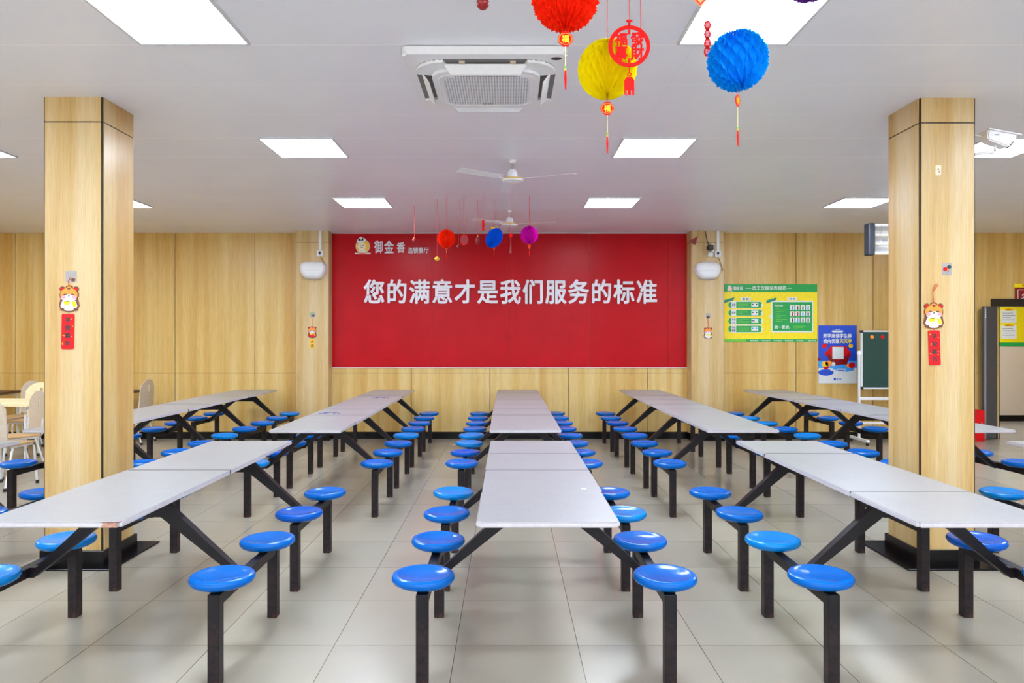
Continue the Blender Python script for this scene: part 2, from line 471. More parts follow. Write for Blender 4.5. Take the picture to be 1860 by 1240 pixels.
def inst(name, src, parent, loc=(0, 0, 0), mat=None):
    o = src.copy()
    if mat is not None:
        o.material_slots[0].link = 'OBJECT'; o.material_slots[0].material = M[mat]
    o.name = name; C.objects.link(o); o.parent = parent; o.location = loc
    return o


def make(name, bm, mats, smooth=False):
    o = obj(name, bm, mats, None, smooth); C.objects.unlink(o); return o


def m_seat():
    b = B(); lathe(b, SEAT_PROF, 40); return make('seat', b, 'blue', True)


def m_leg():
    b = B(); bx(b, -.026, .026, -.026, .026, 0, 0.40); bev(b, .003, 1); return make('leg', b, 'steel')


def m_rail():
    b = B(); bx(b, -.023, .023, -.359, .359, 0.345, 0.396); bev(b, .003, 1); return make('side_rail', b, 'steel')


def m_arm():
    # one bent tube: up from the left rail, flat under the top, down to the right rail
    b = B(); h = 0.033; r = RX - .02
    up = [(-r, .394), (-r + .035, .394), (-.15, .706), (.15, .706), (r - .035, .394), (r, .394)]
    dn = [(r, .345), (r - .025, .345), (.125, .64), (-.125, .64), (-r + .025, .345), (-r, .345)]
    prism(b, up + dn, -.022, .022)
    return make('cross_arm', b, 'steel')


def m_slab(k):
    # k: -1 front end slab, 0 middle slab, 1 back end slab
    b = B(); g = .0026
    bx(b, -.295, .295, -SL / 2 + g, SL / 2 - g, .735, .76)
    if k:
        bmesh.ops.bevel(b, geom=[e for e in b.edges if abs(e.verts[0].co.z - e.verts[1].co.z) > .01 and e.verts[0].co.y * k > 0], offset=.012, segments=4, affect='EDGES')
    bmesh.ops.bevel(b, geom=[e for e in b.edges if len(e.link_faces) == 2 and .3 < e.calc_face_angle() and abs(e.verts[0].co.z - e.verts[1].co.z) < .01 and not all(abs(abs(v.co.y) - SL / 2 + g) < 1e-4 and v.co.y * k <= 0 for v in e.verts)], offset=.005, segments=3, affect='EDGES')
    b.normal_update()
    for f in b.faces: f.material_index = (2 if abs(f.normal.y) > .95 and f.calc_center_median().y * k <= 0 else 1) if abs(f.normal.z) < .5 else 0  # outer edge band is paler than the top: front light painted into its colour
    return make('table_slab', b, ['top', 'edgeband_lit', 'ink'], True)   # grimy joint faces between slabs


TABLES = []


def table(cx, y0, n, label, top_dx=0.0, twist=0.0, seed=0):
    L = n * SL; rnd = random.Random(seed)
    t = thing('canteen_table', label, 'table', (cx, y0 + L / 2, 0), twist, 'canteen tables with fixed blue stools')
    for i in range(n):
        o = inst('table_slab', cached('slab%d' % (-1 if i == 0 else 1 if i == n - 1 else 0), lambda: m_slab(-1 if i == 0 else 1 if i == n - 1 else 0)), t, (top_dx + rnd.uniform(-.003, .003), -L / 2 + (i + .5) * SL, rnd.uniform(-.0008, .0012)))
    b = B(); bx(b, -.02, .02, -L / 2 + .22, L / 2 - .22, .706, .735); obj('centre_rail', b, 'steel', t)
    for j in range(n // 2):
        ym = -L / 2 + (2 * j + 1) * SL
        inst('cross_arm', cached('arm', m_arm), t, (0, ym, 0))
        for s in (-1, 1):
            inst('side_rail', cached('rail', m_rail), t, (s * RX, ym, 0))
            for q in (-1, 1):
                inst('leg', cached('leg', m_leg), t, (s * RX, ym + q * .385, 0))
                mt = rnd.choices(['blue', 'blue_pale', 'blue_deep'], [6, 2, 2])[0]
                o = inst('seat', cached('seat', m_seat), t, (s * RX + rnd.uniform(-.008, .008), ym + q * .2925 + rnd.uniform(-.008, .008), .405), mt)
                o.rotation_euler = (rnd.uniform(-.02, .02), rnd.uniform(-.02, .02), rnd.uniform(0, 6))
    return t


NY, FY = 2.92, 5.86
table(0.168, NY, 4, 'short pale canteen table with eight fixed blue stools in the middle of the near row', seed=1)
table(-1.815, NY, 4, 'short pale canteen table in front of the left pillar, worn near corner', -.065, seed=2)
table(1.955, NY, 4, 'short pale canteen table in front of the right pillar', .02, seed=3)
table(-3.775, NY, 4, 'near canteen table left of the left pillar, mostly outside the photo', -.10, seed=4)
table(3.98, NY, 4, 'near canteen table right of the right pillar, mostly outside the photo', -.02, seed=5)
table(0.145, FY, 8, 'long canteen table running back to the red sign, middle of the far row', seed=6)
table(-1.665, FY, 8, 'long canteen table ending under the left end of the red sign', seed=7)
table(1.94, FY, 8, 'long canteen table ending under the right end of the red sign', seed=8)
table(-3.665, FY, 8, 'long canteen table partly behind the left pillar, ending at the left wood wall', -.03, seed=9)
table(3.845, FY, 8, 'long canteen table partly behind the right pillar, below the blue poster', -.02, math.radians(1.55), seed=10)

# small marks on the near tables
def mark(name, pts, z, x, y, m, label, cat):
    b = B(); prism(b, pts, 0, .0008, 'xy'); tag(obj(name, b, m, None, loc=(x, y, z)), label, cat)
pt = P(1060, 888, 0.7485 * F_PX / (888 - VPY))
mark('paper_scrap', [(-.012, -.015), (.014, -.012), (.012, .016), (-.004, .02), (-.014, .008)], .7625, pt.x, pt.y, 'pwhite', 'small white paper scrap on the middle near table', 'paper scrap')

t = [o for o in bpy.data.objects if o.get('label', '').endswith('worn near corner')][0]
b = B(); z = .7603; yf = -2 * SL + .0006
prism(b, [(.215, yf - .001), (.285, yf - .001), (.2945, yf + .012), (.29, yf + .028), (.27, yf + .022), (.25, yf + .03), (.225, yf + .02)], z, z + .0007, 'xy')
prism(b, [(.22, .739), (.283, .738), (.283, .758), (.225, .757)], yf - .0006, yf + .001, 'xz')
o = obj('worn_corner', b, 'chip', t, loc=(-.065, 0, 0)); o['label'] = 'chipped brown corner of the table top'
t = [o for o in bpy.data.objects if o.get('label', '').endswith('left end of the red sign')][0]
b = B()
for x0, y0 in ((-.12, -1.0), (.05, .9)):
    tube(b, [(x0 + .09 * u + .03 * math.sin(7 * u), y0 + .05 * math.cos(9 * u), .7615) for u in [i * .1 - 1 for i in range(21)]], .003, 5)
o = obj('pen_scribble', b, 'purple_ink', t); o['label'] = 'blue pen scribbles on the table top'

# ------------------------------------------------------------------ the red wall sign
SD = 10.785
sx0, sx1, sz0, sz1 = (603.5 - VPX) * SD / F_PX, (1247.5 - VPX) * SD / F_PX, P(0, 667, SD).z, 3.096
sign = thing('wall_sign', 'large red wall sign with white Chinese lettering between the half pillars', 'sign', ((sx0 + sx1) / 2, YB, sz0))
W = (sx1 - sx0) / 2; H = sz1 - sz0
cuts = [-W] + [(v - VPX) * SD / F_PX - (sx0 + sx1) / 2 for v in (785, 925, 1070, 1213)] + [W]
b = B()
for a, c in zip(cuts, cuts[1:]): bx(b, a + (.001 if a != -W else 0), c - (.001 if c != W else 0), -.015, 0, 0, H)
obj('panel', b, 'sign', sign)
b = B(); bx(b, -W, W, -.017, 0, -.008, 0); obj('bottom_strip', b, 'pwhite', sign)
b = B(); bx(b, -W, W, -.017, 0, H, H + .012); obj('top_strip', b, 'lightframe', sign)


def S2(px, py):
    p = P(px, py, SD); return (p.x - sign.location.x, p.z - sz0)


x0, z1 = S2(661, 507); x1, z0 = S2(1193, 552)
obj('slogan_lettering', text_bm('您的满意才是我们服务的标准', x0, x1, z0, z1, -.015, .025, .024, 1.12, copies=8), 'letter', sign)
for body, q0, q1 in (('御', (680, 436.5), (695.5, 460)), ('金', (698, 436.5), (715.5, 460)), ('香', (721, 440), (735.5, 459))):
    pass
b = B()
for body, q0, q1 in (('御', (680, 436.5), (695.5, 460)), ('金', (698, 436.5), (715.5, 460)), ('香', (721, 440), (735.5, 459))):
    x0, z1 = S2(*q0); x1, z0 = S2(*q1); text_bm(body, x0, x1, z0, z1, -.015, .012, .025, bm=b)
obj('name_lettering', b, 'letter', sign)
x0, z1 = S2(741, 449); x1, z0 = S2(779, 460)
obj('subtitle_lettering', text_bm('连锁餐厅', x0, x1, z0, z1, -.015, .01, .015), 'letter', sign)


def chef_logo(b, cx, cz, s, y, d, mi):
    """round chef badge, s = half height; mi = material indices (white, yellow, skin, ink, red)"""
    Wt, Ye, Sk, In, Rd = mi
    lay = lambda pts, k, m: prism(b, pts, y, y - d * k, 'xz', m)
    lay(circ(cx, cz - .08 * s, .86 * s), 1, Wt); lay(circ(cx, cz - .08 * s, .80 * s), 1.3, Ye)
    lay(circ(cx - .12 * s, cz - .12 * s, .50 * s, .48 * s), 1.7, Sk)
    for dx, dz, r in ((-.45, .55, .26), (-.2, .75, .3), (.12, .66, .26)): lay(circ(cx + dx * s, cz + dz * s, r * s), 1.9, Wt)
    lay([(cx - .5 * s, cz + .6 * s), (cx - .44 * s, cz + .22 * s), (cx + .1 * s, cz + .28 * s), (cx + .22 * s, cz + .62 * s)], 2.0, Wt)
    for dx in (-.28, .06): lay(circ(cx + dx * s, cz + .0 * s, .06 * s, .075 * s, 10), 2.2, In)
    lay(circ(cx - .1 * s, cz - .22 * s, .16 * s, .07 * s, 12, PI, 2 * PI), 2.2, In)
    lay([(cx - .5 * s, cz - .5 * s), (cx - .1 * s, cz - .62 * s), (cx + .4 * s, cz - .45 * s), (cx + .3 * s, cz - .8 * s), (cx - .1 * s, cz - .7 * s), (cx - .4 * s, cz - .8 * s)], 2.3, Wt)
    lay(rrect(cx - .95 * s, cx + .95 * s, cz - 1.02 * s, cz - .86 * s, .05 * s), 2.2, Wt); lay(rrect(cx - .45 * s, cx + .45 * s, cz - 1.0 * s, cz - .9 * s, .03 * s), 2.5, Rd)


b = B(); x, z = S2(659, 446); chef_logo(b, x, z, .125, -.015, .006, (0, 1, 2, 3, 4)); obj('chef_logo', b, ['pwhite', 'gold', 'cream', 'ink', 'pred'], sign)

# ------------------------------------------------------------------ hanging decorations
def string(t, z0, z1, x=0, y=0, m='cord', r=.0016):
    b = B(); tube(b, [(x, y, z0), (x, y, z1)], r, 6); return obj('string', b, m, t)


def honeycomb(R, n=26, rows=30, cols=4, jag=0.05, seed=0, arc=2 * PI):
    """paper honeycomb ball: pleated leaves that meet their neighbours at alternating heights"""
    rnd = random.Random(seed); b = B(); D = arc / n
    ball(b, (0, 0, 0), R * .87, 24)
    for i in range(n):
        sgn = 1 if i % 2 else -1; grid = []
        for a in range(rows + 1):
            th = PI * a / rows; row = []
            for c in range(cols + 1):
                f = c / cols
                rr = R * (1 + (jag * (1 if a % 2 else -1) * rnd.uniform(.4, 1) if c == cols and 0 < a < rows else 0))
                rad = rr * math.sin(th) * (0.8 + 0.2 * f) if 0 < a < rows else 0.002 * f
                z = rr * math.cos(th) * (0.82 + 0.18 * f)
                tri = abs(((z / R * 3.2 + f * .8) % 2) - 1) * 2 - 1
                ph = (i + .5 + .5 * sgn * tri * .9) * D
                row.append(b.verts.new((rad * math.cos(ph), rad * math.sin(ph), z)))
            grid.append(row)
        for a in range(rows):
            for c in range(cols): b.faces.new([grid[a][c], grid[a][c + 1], grid[a + 1][c + 1], grid[a + 1][c]])
    return b


def fu_tag(t, z, r, small=False, yaw=0.0):
    b = B(); prism(b, circ(0, z, r, r * .86), -.0015, .0015); prism(b, rrect(-r * .45, r * .45, z - r * .98, z + r * .98, r * .1), -.0014, .0014)
    o = obj('tag', b, 'red', t); o.rotation_euler = (0, 0, yaw)
    b = B(); ring_prism(b, circ(0, z, r * .9, r * .77), circ(0, z, r * .8, r * .68), -.0022, .0022); obj('tag_border', b, 'porange', o)
    if not small: obj('tag_lettering', text_bm('福', -r * .5, r * .5, z - r * .5, z + r * .5, -.0015, .001, .04), 'pyellow', o)
    return o


def ball_ornament(px, py, d, dia_px, mat, label, tagpy=None, tag_r=.03, tassel=None, seed=0, tilt=0.0, n=36, jag=.05, group='hanging paper balls', small=False, yaw=0.0):
    p = P(px, py, d); R = dia_px * d / F_PX / 2
    t = thing('paper_ball', label, 'paper ball', p, 0, group)
    o = obj('honeycomb_ball', honeycomb(R, n, seed=seed, jag=jag, rows=30 if not small else 18, cols=4 if not small else 2), mat, t); o.rotation_euler = (tilt * .4, tilt, seed)
    string(t, R * .95, CEIL - p.z + .002, r=.0016 if not small else .0024)
    if tagpy:
        zt = P(0, tagpy, d).z - p.z
        b = B(); tube(b, [(-.004, 0, -R * .93), (0, 0, zt + tag_r * .8), (.004, 0, -R * .93)], .001, 5); obj('loop', b, 'cord', t)
        fu_tag(t, zt, tag_r, small, yaw)
        za, zb = (P(0, v, d).z - p.z for v in tassel)
        b = B(); tube(b, [(0, 0, zt - tag_r * .9), (0, 0, za)], .0014, 6); obj('thread', b, 'thread', t)
        if not small:
            b = B(); ball(b, (0, 0, za), .0045, 10); obj('bead', b, 'lgreen', t)
            b = B(); tube(b, [(0, 0, za - .004), (0, 0, za - .012)], .0035, 8); obj('tassel_cap', b, 'gold', t)
        b = B(); tube(b, [(0, 0, za - .012), (0, 0, (za + zb) / 2), (.001, 0, zb)], [.003, .0045, .0025], 8); obj('tassel', b, 'red', t)
    return t


ball_ornament(1027, -6, 2.4, 121, 'balred', 'large orange red honeycomb paper ball cut by the top of the photo', 71, .026, (122, 162), seed=1, jag=.06)
ball_ornament(1103, 126, 2.95, 106, 'balyellow', 'yellow honeycomb paper ball behind the red cutout charm', 197, .028, (243, 278), seed=2, n=48, jag=.025)
ball_ornament(1340, 110, 2.85, 106, 'balblue', 'bright blue honeycomb paper ball below the big ceiling light', 183, .024, (232, 265), seed=3, tilt=.15, jag=.06, yaw=.9)
ball_ornament(1470, -40, 2.5, 84, 'balpurple', 'purple paper ball at the top edge, only its bottom showing', seed=4)
ball_ornament(811, 433.5, 7.93, 33, 'balred', 'small round red paper ball in front of the red sign, leftmost of the far balls', 452, .012, (459, 472), seed=5, small=True)
ball_ornament(897.5, 432, 8.18, 34, 'baldblue', 'small blue paper ball with a gold bow in front of the red sign', 452, .01, (455, 463), seed=6, small=True, tilt=.3)
ball_ornament(961.4, 426.5, 8.0, 32, 'balmag', 'small magenta paper ball in front of the red sign', 447, .018, (452, 464), seed=7, small=True)
o = [q for q in bpy.data.objects if q.get('label', '').startswith('small blue paper')][0]
for q in o.children:
    if q.name.startswith('honeycomb'): q.scale = (.84, .84, 1.12); q.rotation_euler = (0, .55, .3)
b = B()
for s in (-1, 1): prism(b, [(0, .11), (s * .035, .135), (s * .035, .095)], -.006, .006)
ball(b, (0, 0, .112), .012, 10); obj('bow', b, 'gold', o)

# round cutout charm in front of the yellow ball
d = 2.75; p = P(1143, 84, d); k = d / F_PX
t = thing('cutout_charm', 'round red cutout charm with Chinese characters and a tassel, before the yellow ball', 'charm', p)
b = B(); ring_prism(b, circ(0, 0, 38 * k, n=48), circ(0, 0, 31 * k, n=48), -.002, .002)
for s in (1, -1): prism(b, [(-2 * k, s * 30 * k), (2 * k, s * 30 * k), (2 * k, s * 22 * k), (-2 * k, s * 22 * k)], -.0015, .0015)
obj('ring', b, 'red', t)
b = B()
for ch, x0, x1, z0, z1 in (('福', -27, -3, 1, 25), ('事', -26, -3, -27, 2), ('發', 2, 27, 1, 26), ('財', 2, 27, -26, 3)):
    text_bm(ch, x0 * k, x1 * k, z0 * k, z1 * k, .0012, .0024, .045, bm=b)
obj('cutout_lettering', b, 'red', t)
b = B(); prism(b, [(-6 * k, 44 * k), (6 * k, 44 * k), (5 * k, 48 * k), (-5 * k, 48 * k)], -.002, .002); prism(b, [(-2 * k, 36 * k), (2 * k, 36 * k), (2 * k, 45 * k), (-2 * k, 45 * k)], -.002, .002); obj('knot', b, 'red', t)
string(t, 47 * k, CEIL - p.z)
string(t, 30 * k, CEIL - p.z, 21 * k, .004)
b = B(); ring_prism(b, circ(0, -51 * k, 4 * k, n=16), circ(0, -51 * k, 2.2 * k, n=16), -.0015, .0015)
prism(b, [(-9 * k, -80 * k), (-9 * k, -62 * k), (-5 * k, -56 * k), (5 * k, -56 * k), (9 * k, -62 * k), (9 * k, -80 * k)], -.0015, .0015)
for s in (-8, -5.5, -2, 0, 2, 5.5, 8): prism(b, [((s - 1) * k, -80 * k), ((s + 1) * k, -80 * k), ((s + 1) * k, (-91 if abs(s) > 4 and abs(s) < 8 else -88) * k), ((s - 1) * k, -88 * k)], -.0012, .0012)
prism(b, [(-1 * k, -38 * k), (1 * k, -38 * k), (1 * k, -48 * k), (-1 * k, -48 * k)], -.001, .001)
obj('tassel', b, 'red', t)

# chain of four oval tags
d = 3.0; p = P(1285, 70, d); k = d / F_PX
t = thing('oval_tag_chain', 'vertical chain of four pink red oval tags beside the blue paper ball', 'charm', p)
for i, (dz, ch) in enumerate(zip((24, 8, -8, -24), '恭喜发财')):
    b = B(); prism(b, circ(0, dz * k, 6.5 * k, 9 * k), -.0012, .0012); o = obj('oval_tag', b, 'red', t)
    obj('tag_lettering', text_bm(ch, -4 * k, 4 * k, (dz - 5) * k, (dz + 5) * k, -.0012, .001, .03), 'ppink', o)
string(t, 32 * k, CEIL - p.z, r=.001)
d = 2.5; p = P(1272, -14, d); k = d / F_PX
t = thing('diamond_charm', 'orange diamond paper charm at the top edge, only its tip showing', 'charm', p)
b = B(); prism(b, [(-26 * k, 0), (0, -26 * k), (26 * k, 0), (0, 26 * k)], -.0015, .0015); o = obj('plaque', b, 'porange', t)
b = B(); ring_prism(b, [(-24 * k, 0), (0, -24 * k), (24 * k, 0), (0, 24 * k)], [(-20 * k, 0), (0, -20 * k), (20 * k, 0), (0, 20 * k)], -.0022, .0022); obj('border', b, 'pred', o)
string(t, 25 * k, CEIL - p.z)


def bauble(px, py, d, r_px, m, label, sz=1.0, string_m='cord', cat='ornament'):
    p = P(px, py, d); r = r_px * d / F_PX
    t = thing('hanging_bauble', label, cat, p, 0, 'small hanging ornaments')
    b = B(); ball(b, (0, 0, 0), r, 14, 0, sz); obj('ball', b, m, t, True)
    b = B(); tube(b, [(0, 0, r * sz * .95), (0, 0, r * sz * 1.2)], r * .28, 8); obj('cap', b, 'gold', t)
    string(t, r * sz * 1.2, CEIL - p.z, m=string_m, r=.0016 if d < 5 else .0022)
    return t


bauble(877, 6, 2.6, 12, 'dred', 'shiny dark red bauble cut by the top of the photo, above the air conditioner')
bauble(794, 470, 8.18, 5, 'gold', 'gold bauble hanging lowest, below the small red paper ball', .8)
bauble(833, 448, 8.18, 3.6, 'dred', 'tiny dark red bauble right of the small red paper ball')
bauble(867.8, 437, 8.18, 3.8, 'dred', 'slim dark red and gold bauble left of the small blue paper ball', 2.0)
bauble(752.5, 436, 8.6, 4, 'dred', 'tiny dark red bauble above the small sign lettering', 1.1)
d = 7.93; p = P(843, 435.5, d); k = d / F_PX
t = thing('oval_charm', 'flat oval red charm between the small red and blue paper balls', 'charm', p)
b = B(); ring_prism(b, circ(0, 0, 7.6 * k, 9.8 * k), circ(0, 0, 6.2 * k, 8.2 * k), -.003, .003); obj('rim', b, 'red', t)
b = B(); prism(b, circ(0, 0, 6.4 * k, 8.4 * k), -.0015, .0015); obj('disc', b, 'dred', t)
string(t, 9 * k, CEIL - p.z, r=.0022)
p = P(877.7, 409, d)
t = thing('paper_strip_charm', 'small orange red paper strip hanging high beside the blue paper ball', 'charm', p)
b = B()
for q in (7.5, 2.5, -2.5, -7.5): prism(b, circ(0, q * k, 2.6 * k, 3.2 * k, 14), -.002, .002)
obj('strip', b, 'red', t); string(t, 9 * k, CEIL - p.z, r=.0022)
p = P(928, 441, d)
t = thing('red_tassel', 'long red tassel hanging below the farther ceiling fan', 'tassel', p)
b = B(); ball(b, (0, 0, 14 * k), 3 * k, 10, 0, 1.5); obj('knot', b, 'red', t)
b = B(); tube(b, [(0, 0, 10 * k), (0, 0, -6 * k), (-.004, 0, -18 * k)], [.4 * k, 1.2 * k, 2.2 * k], 8); obj('fringe', b, 'dred', t)
string(t, 17 * k, CEIL - p.z, r=.0022)
p = P(1261, 438, 10.45); k = 10.45 / F_PX
t = thing('paper_pennant', 'small red paper pennant in front of the right half pillar', 'pennant', p)
b = B(); prism(b, [(-8 * k, 1 * k), (7 * k, 10 * k), (2 * k, -7 * k), (-4 * k, -4 * k)], -.002, .002); obj('flag', b, 'dred', t)
b = B(); tube(b, [(-8 * k, 0, 1 * k), (-14 * k, .04, -9 * k)], .0025, 5); tube(b, [(7 * k, 0, 10 * k), (9 * k, .02, CEIL - p.z)], .0025, 5); obj('string', b, 'cord', t)

# ------------------------------------------------------------------ ceiling cassette air conditioner
AX, AY = -.125, 4.37
t = thing('air_conditioner', 'white ceiling cassette air conditioner with a perforated centre grille', 'air conditioner', (AX, AY, CEIL))
b = B(); prism(b, rrect(-.455, .455, -.475, .475, .03), -.05, -.006, 'xy')
bmesh.ops.bevel(b, geom=[e for e in b.edges if all(v.co.z < -.04 for v in e.verts)], offset=.012, segments=3, affect='EDGES'); obj('frame', b, 'white', t, True)
b = B(); prism(b, rrect(-.43, .43, -.45, .45, .03), -.008, .0, 'xy'); obj('gasket', b, 'vent', t)
b = B(); prism(b, rrect(-.405, .405, -.405, .405, .17, 10), -.053, -.04, 'xy'); obj('outlet_ring', b, 'vent', t)
b = B(); prism(b, rrect(-.315, .315, -.315, .315, .12, 10), -.085, -.04, 'xy')
bmesh.ops.bevel(b, geom=[e for e in b.edges if all(v.co.z < -.08 for v in e.verts)], offset=.018, segments=4, affect='EDGES')
obj('body', b, 'white', t, True)
for sx in (-1, 1):       # ribbed corner covers between the louvres
    for sy in (-1, 1):
        arc = [PI / 2 * i / 8 for i in range(9)]
        pts = [(sx * (.235 + .17 * math.sin(a)), sy * (.235 + .17 * math.cos(a))) for a in arc] + [(sx * (.20 + .105 * math.sin(a)), sy * (.20 + .105 * math.cos(a))) for a in arc[::-1]]
        b = B(); prism(b, pts, -.068, -.04, 'xy'); obj('corner_cover', b, 'white', t)
b = B(); prism(b, rrect(-.255, .255, -.24, .24, .08, 8), -.089, -.083, 'xy'); obj('grille', b, 'grille', t)
b = B(); tube(b, [(x, y, -.085) for x, y in rrect(-.28, .28, -.265, .265, .09, 8)] + [(.28, .175, -.085)], .004, 6); obj('grille_rim', b, 'white', t)
for i in range(4):
    b = B()
    for j in range(6):
        a0, a1 = -.3 + j * .1, -.2 + j * .1
    prism(b, [(-.235, -.03), (.235, -.03), (.20, .03), (-.20, .03)] if i != 2 else [(-.20, -.025), (.20, -.025), (.235, .03), (-.235, .03)], -.003, .003, 'xy'); bev(b, .002, 1)
    o = obj('louvre', b, 'white', t); a = i * PI / 2
    o.location = (.352 * math.sin(a), -.352 * math.cos(a), -.085); o.rotation_euler = (math.radians(-48 if i != 2 else 20), 0, a)
for x in (-.13, .155):
    b = B(); bx(b, x - .016, x + .016, -.395, -.375, -.066, -.05); obj('louvre_hinge', b, 'chair', t)
b = B(); prism(b, circ(.395, -.415, .03, .02, 20), -.0515, -.04, 'xy'); obj('receiver_window', b, 'black', t)
b = B()
for x in (-.03, -.012, .006, .024): prism(b, [(x - .006, .2265), (x + .006, .2265), (x + .006, .236), (x - .006, .236)], -.0895, -.085, 'xy')
obj('badge', b, 'ink', t)
p = P(921, 195, 4.95)
b = B(); bx(b, -.022, .022, -.02, .02, -.035, .0); bev(b, .004, 1); tag(obj('ceiling_clip', b, 'white', None, loc=(p.x, p.y, CEIL)), 'small white plastic clip on the ceiling behind the air conditioner', 'clip')

# ------------------------------------------------------------------ ceiling fans
def fan(px, d, rot, label):
    x = (px - VPX) * d / F_PX
    t = thing('ceiling_fan', label, 'ceiling fan', (x, d, CEIL), rot, 'white ceiling fans')
    b = B(); lathe(b, [(0, 0), (.032, 0), (.03, -.012), (.018, -.024), (0, -.025)], 24); obj('canopy', b, 'white', t, True)
    b = B(); tube(b, [(0, 0, -.02), (0, 0, -.09)], .010, 12); obj('rod', b, 'chrome', t)
    b = B(); lathe(b, [(0, -.075), (.02, -.077), (.036, -.09), (.043, -.11), (.045, -.15), (0, -.15)], 28); obj('motor_cover', b, 'white', t, True)
    b = B(); lathe(b, [(0, -.148), (.05, -.148), (.092, -.163), (.1, -.172), (.094, -.186), (.05, -.198), (0, -.2)], 36); obj('motor', b, 'white', t, True)
    b = B(); lathe(b, [(.094, -.164), (.101, -.1665), (.103, -.171), (.099, -.1745), (.094, -.17)], 36); obj('gold_ring', b, 'gold', t, True)
    for k in range(3):
        a = k * 2 * PI / 3
        b = B(); bx(b, .085, .17, -.016, .016, -.172, -.168); o = obj('blade_bracket', b, 'white', t); o.rotation_euler = (0, 0, a)
        b = B(); prism(b, [(.15, -.045), (.56, -.06), (.58, -.05), (.585, .03), (.57, .045), (.15, .045)], -.1685, -.1665, 'xy')
        o = obj('blade', b, 'white', t); o.rotation_euler = (math.radians(9), 0, a)
    return t


fan(931, 6.43, -.42, 'white ceiling fan nearer the camera, in the middle of the ceiling')
fan(926, 8.95, -.36, 'white ceiling fan farther back, behind the hanging paper balls')

# ------------------------------------------------------------------ things on the half pillars
def wall_unit(px, py, d, label, flip):
    p = P(px, py, d)
    t = thing('wall_unit', label, 'wall unit', (p.x, 10.6, p.z), 0, 'white oval wall units')
    k = d / F_PX; b = B()
    prof = [(-25, 5), (-23, 12), (-17, 16), (17, 16), (23, 12), (25, 5), (23, -4), (17, -13), (11, -16), (-11, -16), (-17, -13), (-23, -4)] if flip < 0 else [(-24, 4), (-21, 12), (-15, 16), (15, 16), (21, 12), (24, 3), (21, -8), (14, -16), (-12, -16), (-20, -9)]
    rings = []
    fine = []
    for (xa, za), (xb, zb) in zip(prof, prof[1:] + prof[:1]): fine += [(xa + (xb - xa) * j / 4, za + (zb - za) * j / 4) for j in range(4)]
    for _ in range(3): fine = [((fine[i - 1][0] + 2 * p_[0] + fine[(i + 1) % len(fine)][0]) / 4, (fine[i - 1][1] + 2 * p_[1] + fine[(i + 1) % len(fine)][1]) / 4) for i, p_ in enumerate(fine)]
    for dep, sc in ((0, 1), (.05, 1), (.08, .97), (.105, .90), (.122, .78), (.131, .6), (.135, .3)):
        rings.append([b.verts.new((x * k * sc, -dep, z * k * sc)) for x, z in fine])
    for ra, rb in zip(rings, rings[1:]):
        for i in range(len(fine)): b.faces.new([ra[i], ra[(i + 1) % len(fine)], rb[(i + 1) % len(fine)], rb[i]])
    b.faces.new(rings[-1]); b.faces.new(rings[0][::-1])
    obj('cover', b, 'white', t, True)
    b = B(); bx(b, -12 * k, 12 * k, -.1365, -.12, -.002, .002); obj('seam_strip', b, 'lightframe', t)
    return t


wall_unit(567, 490.5, 10.5, 'white oval wall unit on the half pillar left of the red sign', -1)
wall_unit(1287.5, 491, 10.5, 'white oval wall unit on the half pillar right of the red sign', 1)


def socket(px, py, label, cable):
    p = P(px, py, 10.59)
    t = thing('wall_socket', label, 'socket', (p.x, 10.6, p.z), 0, 'white wall sockets')
    b = B(); bx(b, -.046, .046, -.022, 0, -.046, .046); bev(b, .006, 2); obj('socket_plate', b, 'white', t)
    b = B(); bx(b, -.02, .02, -.016, 0, .04, CEIL - p.z); obj('conduit', b, 'white', t)
    b = B(); bx(b, -.018, .012, -.045, -.02, -.008, .024); bev(b, .004, 1); obj('plug', b, 'ink', t)
    k = 10.58 / F_PX
    b = B(); tube(b, [(-.003, -.04, .0)] + [(x * k, -.012, z * k) for x, z in cable], .0035, 6); obj('cable', b, 'ink', t)


socket(581.5, 460, 'white socket with conduit up to the ceiling left of the red sign', [(0, -4), (3, -10), (8, -18), (11, -26), (11, -34), (6, -35)])
socket(1304, 461, 'white socket with conduit up to the ceiling right of the red sign', [(0, -5), (3, -12), (6, -20), (8, -26), (9, -30), (6, -30)])
p = P(1296, 449, 10.5); k = 10.5 / F_PX
t = thing('security_camera', 'small wall camera with a black sunshade above the right white wall unit', 'camera', (p.x, 10.6, p.z))
b = B(); bx(b, -2 * k, 4 * k, -.03, 0, -8 * k, 8 * k); bev(b, .006, 1); obj('mount', b, 'white', t)
b = B(); bx(b, -10 * k, -1 * k, -.15, -.02, -5 * k, 4 * k); bev(b, .012, 2); obj('housing', b, 'black', t)
b = B(); tube(b, [(-6 * k, -.02, 4 * k), (-9 * k, -.01, 16 * k), (-12 * k, -.01, CEIL - p.z)], .006, 6); obj('cable', b, 'ink', t)
b = B(); ball(b, (-4 * k, -.05, -12 * k), 5.5 * k, 14, 0, .9); obj('dome_lens', b, 'white', t, True)
b = B(); tube(b, [(0, -.02, -6 * k), (-3 * k, -.05, -9 * k)], .015, 8); obj('arm', b, 'white', t)


